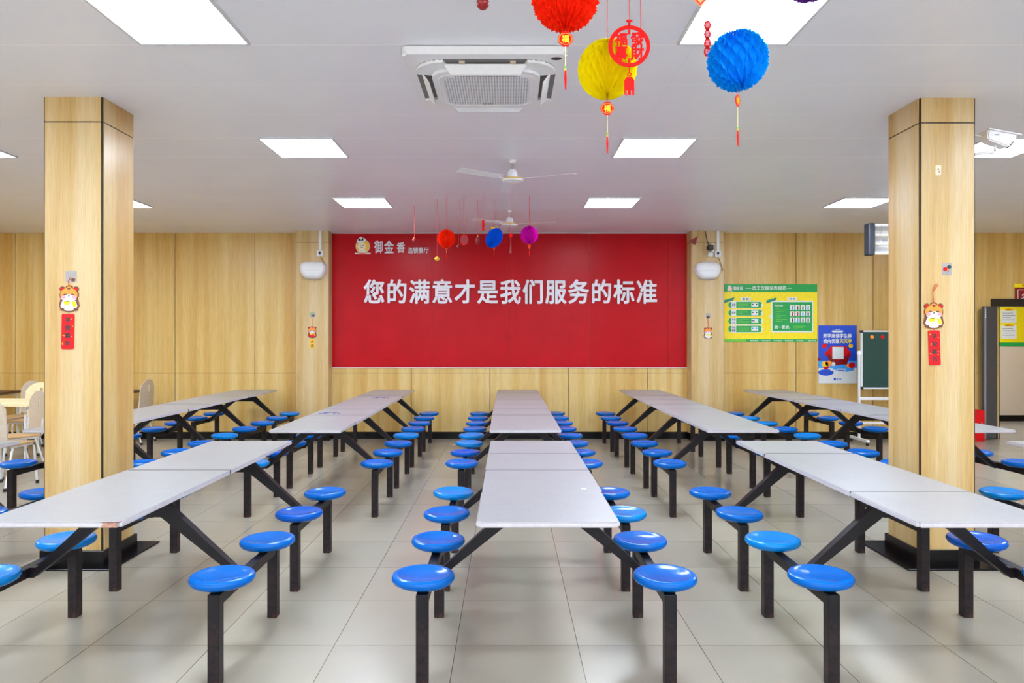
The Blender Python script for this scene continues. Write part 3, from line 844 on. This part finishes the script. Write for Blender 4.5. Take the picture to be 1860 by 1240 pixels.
# ------------------------------------------------------------------ tiger charms
def tiger(px, py, ysurf, h_px, d, label, tag_m=None, tag_box=None, cord=None, tag_text=None, tag_ink='ink', red_body=False, hook=None):
    """painted flat wooden tiger plaque; px,py centre; h_px half height"""
    p = P(px, py, d); s = h_px * d / F_PX
    t = thing('tiger_charm', label, 'charm', (p.x, ysurf, p.z), 0, 'tiger charms on the pillars')
    b = B(); th = max(.006, s * .06); e = th * .12
    L = lambda pts, k, m: prism(b, [(x * s, z * s) for x, z in pts], -.001, -th - k * e, 'xz', m)
    BR, OR, WH, PK, YE, IN, RD = range(7)
    # outline
    L(circ(0, .28, .72, .58), 0, BR); L(circ(-.52, .72, .2), 0, BR); L(circ(.52, .72, .2), 0, BR)
    L([(-.62, .1), (.62, .1), (.76, -.55), (.62, -.86), (.2, -1.0), (-.2, -1.0), (-.62, -.86), (-.76, -.55)], 0, BR); L(circ(0, .86, .26, .15), 0, BR)
    # fill
    L(circ(-.52, .72, .13), 1, RD); L(circ(.52, .72, .13), 1, RD); L(circ(0, .29, .66, .53), 2, OR)
    L(circ(0, .84, .18, .07), 2, OR); L([(-.16, .8), (.16, .8), (0, .62)], 3, BR)
    L(circ(0, .04, .58, .28), 3, WH); L(circ(-.36, .34, .2, .12), 3, OR); L(circ(.36, .34, .2, .12), 3, OR)
    L(circ(-.42, .1, .17, .13), 4, PK); L(circ(.42, .1, .17, .13), 4, PK)
    for q in (-.28, .28): L(circ(q, .3, .14, .06, 10, 0, PI), 4, IN)
    L(circ(0, .2, .06, .045, 10), 5, IN)
    L([(-.5, -.18), (.5, -.18), (.64, -.55), (.52, -.8), (.18, -.93), (-.18, -.93), (-.52, -.8), (-.64, -.55)], 2, RD if red_body else WH)
    L(circ(-.15, -.32, .24, .16), 3, YE); L([(.2, -.2), (.52, -.25), (.6, -.6), (.36, -.66)], 3, YE if not red_body else OR)
    L(circ(-.5, -.82, .16, .1), 3, BR); L(circ(.5, -.82, .16, .1), 3, BR)
    obj('plaque', b, ['brown', 'porange', 'pwhite', 'ppink', 'pyellow', 'ink', 'pred'], t)
    if cord:
        pts = [P(x, z, d) for x, z in cord]
        b = B(); tube(b, [(q.x - p.x, -.006, q.z - p.z) for q in pts], .0022 if d < 6 else .004, 6); obj('cord', b, 'cord' if tag_m != 'gold' else 'porange', t)
    if tag_box:
        x0, x1, ya, yb, lean = tag_box
        a, c = P(x0, ya, d), P(x1, yb, d); w = c.x - a.x
        b = B(); pts = rrect(a.x - p.x, c.x - p.x, c.z - p.z, a.z - p.z, w * .12)
        zt, zb = a.z - p.z, c.z - p.z; ln = lean * d / F_PX
        pts = [(x + ln * (zt - z) / (zt - zb), z) for x, z in pts]
        prism(b, pts, -.001, -.005); o = obj('hanging_tag', b, tag_m, t)
        n = len(tag_text); hh = (zt - zb) * .86 / n; xm = (a.x + c.x) / 2 - p.x; b = B()
        for i, ch in enumerate(tag_text):
            zc = zt - (zt - zb) * .07 - hh * (i + .5); xo = xm + ln * (zt - zc) / (zt - zb)
            text_bm(ch, xo - hh * .36, xo + hh * .36, zc - hh * .36, zc + hh * .36, -.005, .001, .04, bm=b)
        obj('tag_lettering', b, tag_ink, o)
        if d < 6:
            b = B(); rn = random.Random(int(px))
            for i in range(9):
                zc = zt - (zt - zb) * (.1 + .85 * rn.random()); xo = xm + ln * (zt - zc) / (zt - zb) + rn.choice((-1, 1)) * w * rn.uniform(.25, .4)
                prism(b, circ(xo, zc, w * .05, w * .035, 8), -.0045, -.0058)
            obj('petal_print', b, 'gold', o)
        b = B(); tube(b, [(0, -.004, -s * .98), (xm, -.004, zt - .002)], .0015, 5); obj('link_cord', b, 'cord', t)
    return t


tiger(125.5, 542, 4.73, 24, 4.725, 'tiger charm with a straight red tag on the left pillar', 'pred', (112, 135, 570, 634, -1), [(125, 519), (124, 510), (128, 503)], '平安喜乐')
tiger(1696, 573, 4.75, 24, 4.745, 'tiger charm with a leaning red tag on the right pillar', 'pred', (1686, 1707, 600, 663, 2), [(1696, 550), (1694.5, 535), (1695, 525), (1698, 518), (1702, 515), (1703, 518), (1698, 525), (1695, 529)], '平安喜乐')
tiger(567, 603, 10.6, 10.5, 10.59, 'small red tiger charm with a gold tag on the half pillar left of the sign', 'gold', (562.5, 571.5, 615, 633, 0), [(567, 592), (567, 576)], '大吉', 'brown', True)
tiger(1286.5, 604.5, 10.6, 10.5, 10.59, 'small white tiger charm without a tag on the half pillar right of the sign', None, None, [(1286.5, 594), (1286, 577)])


def sticker(px, py, d, y, hw, hh, m, label, blobs):
    p = P(px, py, d); k = d / F_PX
    t = thing('adhesive_hook', label, 'hook', (p.x, y, p.z), 0, 'adhesive hooks on the pillars')
    b = B(); prism(b, rrect(-hw * k, hw * k, -hh * k, hh * k, hw * .2 * k), 0, -.002); obj('pad', b, m, t)
    b = B(); mats = []
    for i, (x, z, r, mm) in enumerate(blobs): prism(b, circ(x * k, z * k, r * k, r * .8 * k, 12), -.001, -.003 - i * .0004, 'xz', i); mats.append(mm)
    obj('print', b, mats, t)
    b = B(); tube(b, [(0, -.003, -hh * .2 * k), (0, -.014, -hh * .5 * k), (0, -.02, -hh * .2 * k)], .003, 6); obj('hook_prong', b, 'chrome', t)


sticker(128.5, 502, 4.725, 4.73, 10, 11, 'clear', 'square clear hook above the tiger on the left pillar', [(4, -6, 4, 'brown'), (-2, 4, 1.5, 'grey'), (4, 5, 1.2, 'grey'), (-6, 7, 1, 'grey')])
sticker(1720.5, 488.5, 4.745, 4.75, 9, 11, 'clear', 'square hook with a flower print on the right pillar', [(-3, 0, 4.5, 'pred'), (4, 4, 4, 'board'), (1, -7, 2.5, 'grey'), (2, -1, 2, 'porange')])
sticker(567.5, 571.5, 10.59, 10.6, 4.5, 4.5, 'clear', 'tiny hook above the red tiger left of the sign', [(1.5, -1.5, 2.4, 'ink'), (-2, 2, 2, 'lgreen')])
sticker(1286.5, 573.5, 10.59, 10.6, 4, 5, 'clear', 'tiny hook above the white tiger right of the sign', [(0, -2, 3, 'ink')])
sticker(1705, 309, 4.745, 4.75, 5, 9, 'cream', 'empty clear hook high on the right pillar', [(0, 2, 2, 'clear')])

# ------------------------------------------------------------------ wall posters
def local_px(t, d):
    def f(px, py):
        p = P(px, py, d); return (p.x - t.location.x, p.z - t.location.z)
    return f


DW = YB - .004
def rect(b, q, x0, y0, x1, y1, k, m, r=0.0, y=0.0):
    """pixel rectangle as a printed layer; k = layer"""
    (a, c), (e, f) = q(x0, y1), q(x1, y0)
    pts = rrect(a, e, c, f, r * DW / F_PX) if r else [(a, c), (e, c), (e, f), (a, f)]
    prism(b, pts, y, y - .004 - .0012 * k, 'xz', m)


def T(b, q, s, x0, y0, x1, y1, k, mi, bold=.02, rot=0, keep=False):
    (a, c), (e, f) = q(x0, y1), q(x1, y0)
    return text_bm(s, a, e, c, f, -.004 - .0012 * k, .0012, bold, bm=b, mi=mi, rot=rot, keep=keep)


p = P(1400, 569, DW)
t = thing('notice_board', 'wide green and yellow staff appearance notice on the right wall', 'notice', (p.x, YB - .003, p.z))
q = local_px(t, DW)
b = B(); G, Y, Wh, LG, I, R_, BL = range(7)
rect(b, q, 1315, 516, 1484, 621, 0, Y); rect(b, q, 1315, 516, 1484, 530, 1, G); rect(b, q, 1315, 615.5, 1484, 621, 1, LG); rect(b, q, 1355, 616, 1484, 620.5, 2, G)
rows = [(548, 559), (562.5, 573), (577.5, 588.5), (591.5, 603)]
for i, (ya, yb) in enumerate(rows):
    rect(b, q, 1323, ya - .8, 1385, yb + .8, 1, Wh, 5); rect(b, q, 1323, ya, 1384, yb, 2, G, 4.5)
    rect(b, q, 1328, ya - .4, 1337, yb + .4, 3, Wh); rect(b, q, 1364.5, ya + 1.5, 1377, yb - 2.5 if i != 1 else yb - .5, 3, Wh)
    rect(b, q, 1381.8, ya + 3.5, 1386, ya + 8.5, 3, Wh, 2)
    for x in ((1367, 1374) if i != 2 else (1366, 1369)): rect(b, q, x - 1.2, ya + 3.5, x + 1.2, ya + 6, 4, BL if i == 3 else I)
    for j in range(4):
        rect(b, q, 1340, ya + 2 + j * 2, 1340 + (22, 18, 20, 9)[(i + j) % 4], ya + 2.7 + j * 2, 3, LG)
rect(b, q, 1401, 546, 1477, 603.5, 1, Wh, 1); rect(b, q, 1403, 548.5, 1475, 601, 2, G); rect(b, q, 1397, 571.5, 1403.5, 578, 3, Wh, 3)
rect(b, q, 1345, 540, 1363.5, 545.5, 1, Wh, 1); rect(b, q, 1430, 540, 1448, 545, 1, Wh, 1)
for j in range(3):
    for i in range(4):
        x, y = 1435 + i * 9.6, 554 + j * 11.3
        rect(b, q, x, y, x + 7.6, y + 8.8, 3, Wh); rect(b, q, x + 2.8, y + 2.5, x + 5, y + 8.4, 4, R_ if j == 1 and i < 2 else I if (i + j) % 3 else BL); rect(b, q, x + 3.1, y + 1, x + 4.7, y + 2.4, 4, R_)
for j, (y, w) in enumerate(((560, 6), (563, 18), (566, 14), (570, 10), (573, 17), (576, 9), (580, 20), (583, 12))): rect(b, q, 1409, y - .4, 1409 + w, y + .5, 3, LG)
for j, w in enumerate((22, 18, 8)): rect(b, q, 1441, 592 + j * 2.4, 1441 + w, 592.8 + j * 2.4, 3, LG)
obj('printed_panel', b, ['green', 'pyellow', 'pwhite', 'lgreen', 'ink', 'pred', 'psky'], t)
b = B(); T(b, q, '员工仪容仪表规范', 1366, 519.5, 1428, 526.5, 1, 0); T(b, q, '御金香', 1332, 520, 1349, 527, 1, 0)
rect(b, q, 1354, 523, 1365, 523.8, 1.6, 0); rect(b, q, 1429, 523, 1438, 523.8, 1.6, 0)
T(b, q, '统一要求:', 1406.5, 591, 1434, 597, 2, 0); T(b, q, '岗前自查', 1407, 553, 1422, 556.5, 2, 0, .01)
for i, s in enumerate(('微笑服务', '热情周到', '干净整洁', '规范操作', '安全第一', '诚信经营')): T(b, q, s, 1362.5 + i * 21, 617, 1377.5 + i * 21, 619.8, 2, 0, .01)
obj('white_lettering', b, 'pwhite', t)
b = B(); T(b, q, '着 装', 1348.5, 541, 1360, 544.8, 1, 0); T(b, q, '仪 容', 1434, 541, 1444, 544.2, 1, 0)
for i, ss in enumerate((('发型',), ('面部',), ('手部', '卫生'), ('饰品', '佩戴'))):
    for j, s in enumerate(ss):
        ya, yb = rows[i]; hh = (yb - ya) / len(ss)
        T(b, q, s, 1329, ya + hh * j + hh * (.28 if len(ss) == 1 else .12), 1336, ya + hh * (j + 1) - hh * (.28 if len(ss) == 1 else .12), 3, 0)
obj('dark_lettering', b, 'ink', t)
b = B()
for x, y in ((1324, 545.5), (1400.5, 546)):
    prism(b, [(q(x + dx, y + dz)) for dx, dz in ((-9, 5), (8, -.5), (10, -6), (-8, -1))], 0, -.011)
obj('ribbon', b, 'teal', t)
b = B(); x, z = q(1325.5, 523.5); chef_logo(b, x, z, .042, -.005, .0012, (0, 1, 2, 3, 4)); obj('chef_logo', b, ['pwhite', 'ppink', 'cream', 'ink', 'pred'], t)

p = P(1521, 644, DW)
t = thing('promotion_poster', 'tall blue student discount poster beside the green chalkboard', 'poster', (p.x, YB - .003, p.z))
q = local_px(t, DW)
b = B(); rect(b, q, 1486.5, 591, 1556, 696, 0, 0); rect(b, q, 1486.5, 655, 1556, 681, 1, 1); rect(b, q, 1486.5, 668, 1556, 684, 1.4, 3); rect(b, q, 1486.5, 680, 1556, 696, 2, 2)
prism(b, [q(*v) for v in circ(1500, 676, 14, 6, 20)], 0, -.0075, 'xz', 0); prism(b, [q(*v) for v in circ(1532, 670, 20, 5, 20)], 0, -.0072, 'xz', 1)
prism(b, [q(*v) for v in ((1510, 628), (1536, 628), (1546, 642), (1537, 660), (1516, 664), (1507, 650), (1496, 643))], 0, -.008, 'xz', 4)
prism(b, [q(*v) for v in ((1500, 640), (1523, 655), (1544, 640), (1538, 662), (1508, 662))], 0, -.0085, 'xz', 5)
rect(b, q, 1511.5, 630, 1532, 652, 4, 2)
for x, y, r, m in ((1497.5, 628, 5, 4), (1545, 628, 4, 6), (1498, 661, 6, 6), (1505, 660, 6, 7), (1500, 666, 5, 4), (1513, 661, 4, 2), (1547, 663, 6, 4), (1541, 664, 4, 7), (1488, 652, 3, 5)):
    prism(b, [q(*v) for v in circ(x, y, r, r * .9, 18)], 0, -.009 - r * .0001, 'xz', m)
rect(b, q, 1519.5, 669, 1535, 674.5, 4, 2)
prism(b, [q(*v) for v in ((1510, 601.5), (1512, 600), (1530, 600), (1532, 602), (1528, 603.5), (1513, 603.5))], 0, -.0075, 'xz', 2); rect(b, q, 1517, 597.5, 1526, 598.5, 2, 2); rect(b, q, 1508, 671, 1518, 673, 4, 2)
obj('printed_sheet', b, ['pblue', 'psky', 'pwhite', 'pwhite', 'pred', 'dred', 'gold', 'porange'], t)
b = B(); T(b, q, '开学来领学生券', 1495, 605.5, 1547, 614, 1, 0, .035); T(b, q, '校内优惠', 1495, 615.5, 1524, 623.5, 1, 0, .035)
obj('white_lettering', b, 'pwhite', t)
b = B(); T(b, q, '天天享', 1525, 615.5, 1547, 623.5, 1, 0, .035); obj('yellow_lettering', b, 'pyellow', t)
b = B(); rect(b, q, 1514, 686, 1518, 690.5, 3, 0, 1); T(b, q, '支付宝', 1519.5, 686.5, 1528, 690.2, 2.4, 0); rect(b, q, 1521, 671.2, 1534, 672.8, 5, 0)
obj('blue_lettering', b, 'pblue', t)

# ------------------------------------------------------------------ chalkboard on a white stand
d = 10.3; k = d / F_PX; p = P(1563, 797, d)
t = thing('chalkboard', 'green chalkboard on a white wheeled stand, half behind the right pillar', 'chalkboard', (p.x, d, 0))
zt, zb = P(0, 600, d).z, P(0, 706, d).z; BW = 1.2
b = B(); bx(b, .01, BW - .01, -.012, .012, zb + .01, zt - .01); obj('writing_surface', b, 'board', t)
b = B()
for v in ((0, BW, zt - .022, zt), (0, BW, zb, zb + .022), (0, .022, zb, zt), (BW - .022, BW, zb, zt)): bx(b, v[0], v[1], -.018, .016, v[2], v[3])
obj('frame', b, 'lightframe', t)
b = B()
for x in (0, BW - .03):
    for z in (zb, zt - .03): bx(b, x - .003, x + .033, -.021, .019, z - .003, z + .033)
obj('corner_cap', b, 'black', t)
for x, m in ((20, 'porange'), (39, 'pred')):
    c = P(1563 + x, 612, d); b = B(); lathe(b, [(0, 0), (.028, 0), (.024, .012), (0, .014)], 16); o = obj('magnet', b, m, t, loc=(c.x - p.x, -.012, c.z)); o.rotation_euler = (PI / 2, 0, 0)
for x in (-.02, BW + .02):
    b = B(); tube(b, [(x, 0, .06), (x, 0, zt - .3)], .017, 10); obj('post', b, 'white_metal', t)
    b = B(); ball(b, (x, 0, zt - .33), .028, 12, 0, 1.4); obj('clamp_knob', b, 'white', t)
    b = B(); bx(b, x - .02, x + .02, -.26, .26, .05, .085); o = obj('foot', b, 'white_metal', t)
    for y in (-.24, .24):
        b = B(); ball(b, (x, y, .026), .026, 10); obj('caster', b, 'black', o)
b = B(); bx(b, -.02, BW + .02, -.012, .012, P(0, 726, d).z, P(0, 721, d).z); obj('cross_bar', b, 'white_metal', t)
b = B(); bx(b, -.02, BW + .02, -.012, .012, .28, .31); obj('lower_bar', b, 'white_metal', t)

# ------------------------------------------------------------------ infrared heater under the ceiling
d = 9.0; k = d / F_PX; p = P(1573, 435, d); HL = 1.1
t = thing('radiant_heater', 'radiant tube heater with a black end cap beside the right pillar', 'heater', (p.x, d, p.z))
hh = 27.5 * k
b = B(); prism(b, [(-hh, 0), (-.02, .0)] and [(.0, -hh + .03), (.12, -hh + .02), (.12, hh - .02), (.0, hh - .0), (-.05, hh - .0), (-.05, hh - .03), (.08, hh - .05), (.08, -hh + .05), (-.05, -hh + .03), (-.05, -hh)], .05, HL - .05, 'yz'); obj('reflector', b, 'white_metal', t)
for x0 in (0, HL - .08):
    b = B(); bx(b, x0, x0 + .085, -.07, .06, -hh - .01, hh + .01); bev(b, .015, 2); obj('end_cap', b, 'ink', t)
for z in (.055, -.06):
    b = B(); tube(b, [(.06, 0, z), (HL - .06, 0, z)], .018, 12); obj('heating_tube', b, 'glass', t, True)
b = B()
for i in range(1, 12): tube(b, [(.08 + i * .085, -.052, -hh + .02), (.08 + i * .085, -.056, 0), (.08 + i * .085, -.052, hh - .02)], .0022, 5)
for z in (.11, .02, -.02, -.11): tube(b, [(.06, -.055, z), (HL - .06, -.055, z)], .0018, 5)
obj('wire_guard', b, 'chrome', t)
for x in (.45, .95):
    b = B(); tube(b, [(x, .1, hh - .03), (x, .1, CEIL - p.z)], .008, 8); obj('hanger_rod', b, 'white_metal', t)

# ------------------------------------------------------------------ bullet camera on the right pillar
p = P(1815, 252, 4.9)
t = thing('bullet_camera', 'white bullet camera on the right side of the right pillar', 'camera', p)
k = 4.9 / F_PX
b = B(); prism(b, [(-29 * k, 5 * k), (-26 * k, 15 * k), (27 * k, 4 * k), (21 * k, -1 * k), (10 * k, -18 * k), (-27 * k, -5 * k)], -.045, .045)
bmesh.ops.bevel(b, geom=list(b.edges), offset=.008, segments=2, affect='EDGES'); obj('housing', b, 'white', t, True)
b = B(); prism(b, [(-27 * k, 16 * k), (32 * k, 5 * k), (32 * k, 3 * k), (-27 * k, 13.5 * k)], -.052, .052); obj('sunshade', b, 'white', t)
b = B(); lathe(b, [(0, 0), (.03, 0), (.034, .012), (.026, .016), (0, .014)], 18); o = obj('lens', b, 'black', t, True, loc=(17 * k, 0, -8 * k)); o.rotation_euler = (0, math.radians(122), 0)
b = B(); tube(b, [(-7 * k, 0, -12 * k), (-8 * k, 0, -23 * k), (-12 * k, 0, -25 * k), (-30 * k, .02, -25 * k), (3.117 - p.x, .03, -32 * k)], .012, 10); obj('bracket_arm', b, 'white', t, True)
b = B(); lathe(b, [(0, 0), (.042, 0), (.042, .014), (.03, .02), (0, .02)], 24); o = obj('base', b, 'white', t, True, loc=(3.117 - p.x, .03, -31 * k)); o.rotation_euler = (0, PI / 2, 0)
b = B(); tube(b, [(-28 * k, 0, 3 * k), (-36 * k, .02, 7 * k), (3.117 - p.x, .04, 9 * k)], .004, 6); obj('cable', b, 'white', t)
b = B(); bx(b, -16 * k, -8 * k, -.0465, -.044, 3 * k, 5 * k); obj('badge', b, 'grey', t)

# ------------------------------------------------------------------ doorway at the right
b = B(); bx(b, OPX0 - .12, OPX1 + .1, YB - .05, YB + .22, OPZ - .05, OPZ + .06); bx(b, OPX0 - .02, OPX0 + .03, YB + .02, YB + .22, 0, OPZ); bx(b, OPX1 - .03, OPX1 + .02, YB - .02, YB + .22, 0, OPZ)
o = struct('trim_1', b, 'black')
p0, p1 = P(1788, 797, 10.66), P(1812, 793, 10.80)
dv = Vector((p1.x - p0.x, p1.y - p0.y, 0)); ang = math.atan2(dv.y, dv.x)
e = bpy.data.objects.new('door_1', None); C.objects.link(e); e.location = (p0.x, p0.y, 0); e.rotation_euler = (0, 0, ang); e['kind'] = 'structure'; e['label'] = 'dark grey door leaf standing open at the doorway on the right'
b = B(); bx(b, 0, dv.length, 0, .04, .01, 1.995); bev(b, .004, 1); obj('leaf', b, 'slate', e)
b = B(); bx(b, 0, .035, -.006, .0, .01, 1.99); obj('edge_strip', b, 'grey', e)
b = B()
for z in (1.94, 1.905, 1.87, 1.835): bx(b, .006, .03, -.009, -.006, z - .013, z + .013)
obj('sticker', b, 'pwhite', e)
p = P(1855, 536, YB)
t = thing('exit_sign', 'red emergency exit sign with a running figure above the doorway', 'sign', (p.x + .06, YB, p.z))
b = B(); bx(b, -.16, .16, -.02, 0, -.115, .115); bev(b, .004, 1); obj('panel', b, 'dred', t)
b = B(); bx(b, -.18, .16, -.016, 0, .118, .175); obj('header', b, 'pyellow', t)
obj('header_lettering', text_bm('安全出口', -.06, .12, .13, .165, -.016, .001, .02), 'pred', t)
b = B(); ring_prism(b, [(-.13, -.08), (.13, -.08), (.13, .085), (-.13, .085)], [(-.12, -.07), (.12, -.07), (.12, .075), (-.12, .075)], -.02, -.0225)
prism(b, circ(-.01, .05, .016), -.02, -.0225)
for pts in ([(-.02, .03), (.01, .035), (-.0, -.015), (-.035, -.01)], [(-.02, .03), (-.06, .01), (-.065, -.012), (-.055, -.014), (-.045, .0), (-.015, .015)], [(.01, .03), (.035, .01), (.06, .018), (.062, .006), (.034, -.006), (.005, .01)],
            [(-.03, -.01), (-.005, -.012), (.03, -.035), (.03, -.066), (.018, -.066), (.016, -.04), (-.02, -.028)], [(-.035, -.01), (-.015, -.012), (-.035, -.045), (-.075, -.062), (-.08, -.05), (-.045, -.034)]):
    prism(b, pts, -.02, -.0225)
obj('running_figure', b, 'pwhite', t)
D2 = 13.096
p = P(1850, 597, D2)
t = thing('corridor_notice', 'yellow notice with two white sheets on the corridor wall beyond the doorway', 'notice', (p.x, 13.097, p.z)); q = local_px(t, D2)
b = B(); rect(b, q, 1812, 545, 1900, 624, 0, 0); rect(b, q, 1812, 622, 1900, 629, 1, 1)
obj('printed_panel', b, ['pyellow', 'green'], t)
for y0, y1 in ((562, 586), (590, 615)):
    b = B(); rect(b, q, 1818, y0, 1846, y1, 2, 0)
    o = obj('paper_sheet', b, 'pwhite', t)
    b = B()
    for j in range(4): rect(b, q, 1820.5, y0 + 6 + j * 4, 1820.5 + (19, 23, 15, 22)[j], y0 + 7.2 + j * 4, 3, 0)
    obj('text_lines', b, 'grey', o)
    b = B(); rect(b, q, 1824, y0 - 1.5, 1841, y0 + 2.5, 3, 0, 1); obj('heading', b, 'pyellow', o)
    obj('heading_lettering', T(B(), q, '温馨提示', 1826, y0 - 1, 1839, y0 + 2, 3, 0), 'pred', o)
p = P(1768, 768, 10.55)
t = thing('extinguisher_box', 'red fire extinguisher box on the floor beside the right pillar', 'extinguisher box', ((1756.5 - VPX) * 10.6 / F_PX, 10.6, 0))
b = B(); bx(b, -.2, .2, -.1, .1, 0, .46); bev(b, .008, 2); obj('body', b, 'pred', t)
b = B(); bx(b, -.18, .18, -.106, -.098, .04, .42); bev(b, .002, 1); o = obj('door', b, 'pred', t)
b = B(); bx(b, .13, .15, -.118, -.104, .2, .28); obj('handle', b, 'chrome', o)

# ------------------------------------------------------------------ chairs and tables at the left
def chair_parts(slot=True, seat_m='chair_seat', back_m='chair'):
    """chair facing -y in its own frame; back at +y"""
    out = []
    b = B(); n = 8
    # bent back with a rounded top and a grip slot (built from strips)
    def bp(u, z): return (u, .19 + .06 * (z - .44) + .035 * (1 - (u / .2) ** 2) * .6, z)
    us = [-.195, -.15, -.1, -.05, -.018, .018, .05, .1, .15, .195]; zs = [.47, .55, .65, .74, .80, .85, .89, .92]
    def top(u): return .92 - .11 * (abs(u) / .195) ** 3
    G = {}
    def vert(i, j, off):
        key = (i, j, off)
        if key not in G:
            z = .47 + (top(us[i]) - .47) * (zs[j] - .47) / .45; x = us[i] * (1 - .12 * (z - .7) if z > .7 else 1)
            q = bp(x, z); G[key] = b.verts.new((q[0], q[1] + off, q[2]))
        return G[key]
    def has(i, j): return not (slot and i == 4 and j in (3, 4))
    for i in range(len(us) - 1):
        for j in range(len(zs) - 1):
            if not has(i, j): continue
            b.faces.new([vert(i, j, 0), vert(i + 1, j, 0), vert(i + 1, j + 1, 0), vert(i, j + 1, 0)])
            b.faces.new([vert(i, j, .012), vert(i, j + 1, .012), vert(i + 1, j + 1, .012), vert(i + 1, j, .012)])
            for (di, dj, a, c) in ((-1, 0, (0, 0), (0, 1)), (1, 0, (1, 0), (1, 1)), (0, -1, (0, 0), (1, 0)), (0, 1, (0, 1), (1, 1))):
                ii, jj = i + di, j + dj
                if ii < 0 or jj < 0 or ii >= len(us) - 1 or jj >= len(zs) - 1 or not has(ii, jj):
                    b.faces.new([vert(i + a[0], j + a[1], 0), vert(i + c[0], j + c[1], 0), vert(i + c[0], j + c[1], .012), vert(i + a[0], j + a[1], .012)])
    out.append(('backrest', b, back_m, True))
    b = B(); prism(b, rrect(-.2, .2, -.21, .2, .05), .43, .445, 'xy'); out.append(('seat', b, seat_m, False))
    for s in (-1, 1):
        b = B(); tube(b, [(s * .2, -.2, .012), (s * .185, -.17, .40), (s * .185, -.14, .42), (s * .185, .15, .42), (s * .185, .19, .45), (s * .18, .2, .62)], .011, 8); out.append(('side_frame', b, 'white_metal', True))
        b = B(); tube(b, [(s * .2, .24, .012), (s * .185, .12, .418)], .011, 8); out.append(('leg', b, 'white_metal', True))
        for y in (-.2, .24):
            b = B(); lathe(b, [(0, 0), (.016, 0), (.018, .02), (.014, .035), (0, .035)], 12, 0, (s * .2, y, 0)); out.append(('rubber_foot', b, 'black', False))
    b = B(); tube(b, [(-.185, -.15, .42), (.185, -.15, .42)], .010, 8); out.append(('cross_tube', b, 'white_metal', True))
    return out


CH = None
def chair(x, y, rz, label, back='chair'):
    global CH
    t = thing('dining_chair', label, 'chair', (x, y, 0), rz, 'bent plywood chairs at the left')
    if CH is None: CH = [make(n, b, m, s) for n, b, m, s in chair_parts()]
    for c in CH:
        nm = c.name.split('.')[0]
        inst(nm, c, t, mat=back if nm == 'backrest' and back != 'chair' else None)
    return t


def small_table(x, y, w, dd, label, m):
    t = thing('dining_table', label, 'table', (x, y, 0))
    b = B(); prism(b, rrect(-w / 2, w / 2, -dd / 2, dd / 2, .03), .72, .75, 'xy'); obj('tabletop', b, m, t)
    for s in (-1, 1):
        b = B(); u = s * (w / 2 - (.3 if w == 1.0 else .08))
        tube(b, [(u, -dd / 2 + .06, 0.0), (u, -dd / 2 + .06, .62), (u, -dd / 2 + .09, .69), (u, -dd / 2 + .14, .712), (u, dd / 2 - .14, .712), (u, dd / 2 - .09, .69), (u, dd / 2 - .06, .62), (u, dd / 2 - .06, 0.0)], .014, 8)
        obj('leg_frame', b, 'white_metal', t, True)
    return t


chair(-5.14, 7.30, math.radians(176), 'grey plywood chair at the left edge, its back to the camera, nearest of the chairs')
chair(-5.44, 7.9, math.radians(-35), 'grey plywood chair with a grip slot, just left of the left pillar')
chair(-6.28, 9.42, math.radians(4), 'cream plywood chair behind the cream topped table at the left', 'ctop')
chair(-6.78, 9.85, math.radians(-20), 'dark beige plywood chair farthest back left of the left pillar')
chair(-5.44, 10.35, math.radians(-90), 'plywood chair against the wood wall just right of the left pillar')
small_table(-6.15, 8.72, 1.15, .8, 'cream topped table between the plywood chairs at the left', 'ctop')
small_table(-5.93, 10.35, 1.0, .6, 'dark brown topped table against the wood wall behind the left pillar', 'dbrown')
small_table(-7.6, 10.3, .9, .6, 'dark brown topped table against the wood wall at the left edge', 'dbrown')
for k_, o in list(MESH.items()): bpy.data.objects.remove(o)
for o in CH or []: bpy.data.objects.remove(o)
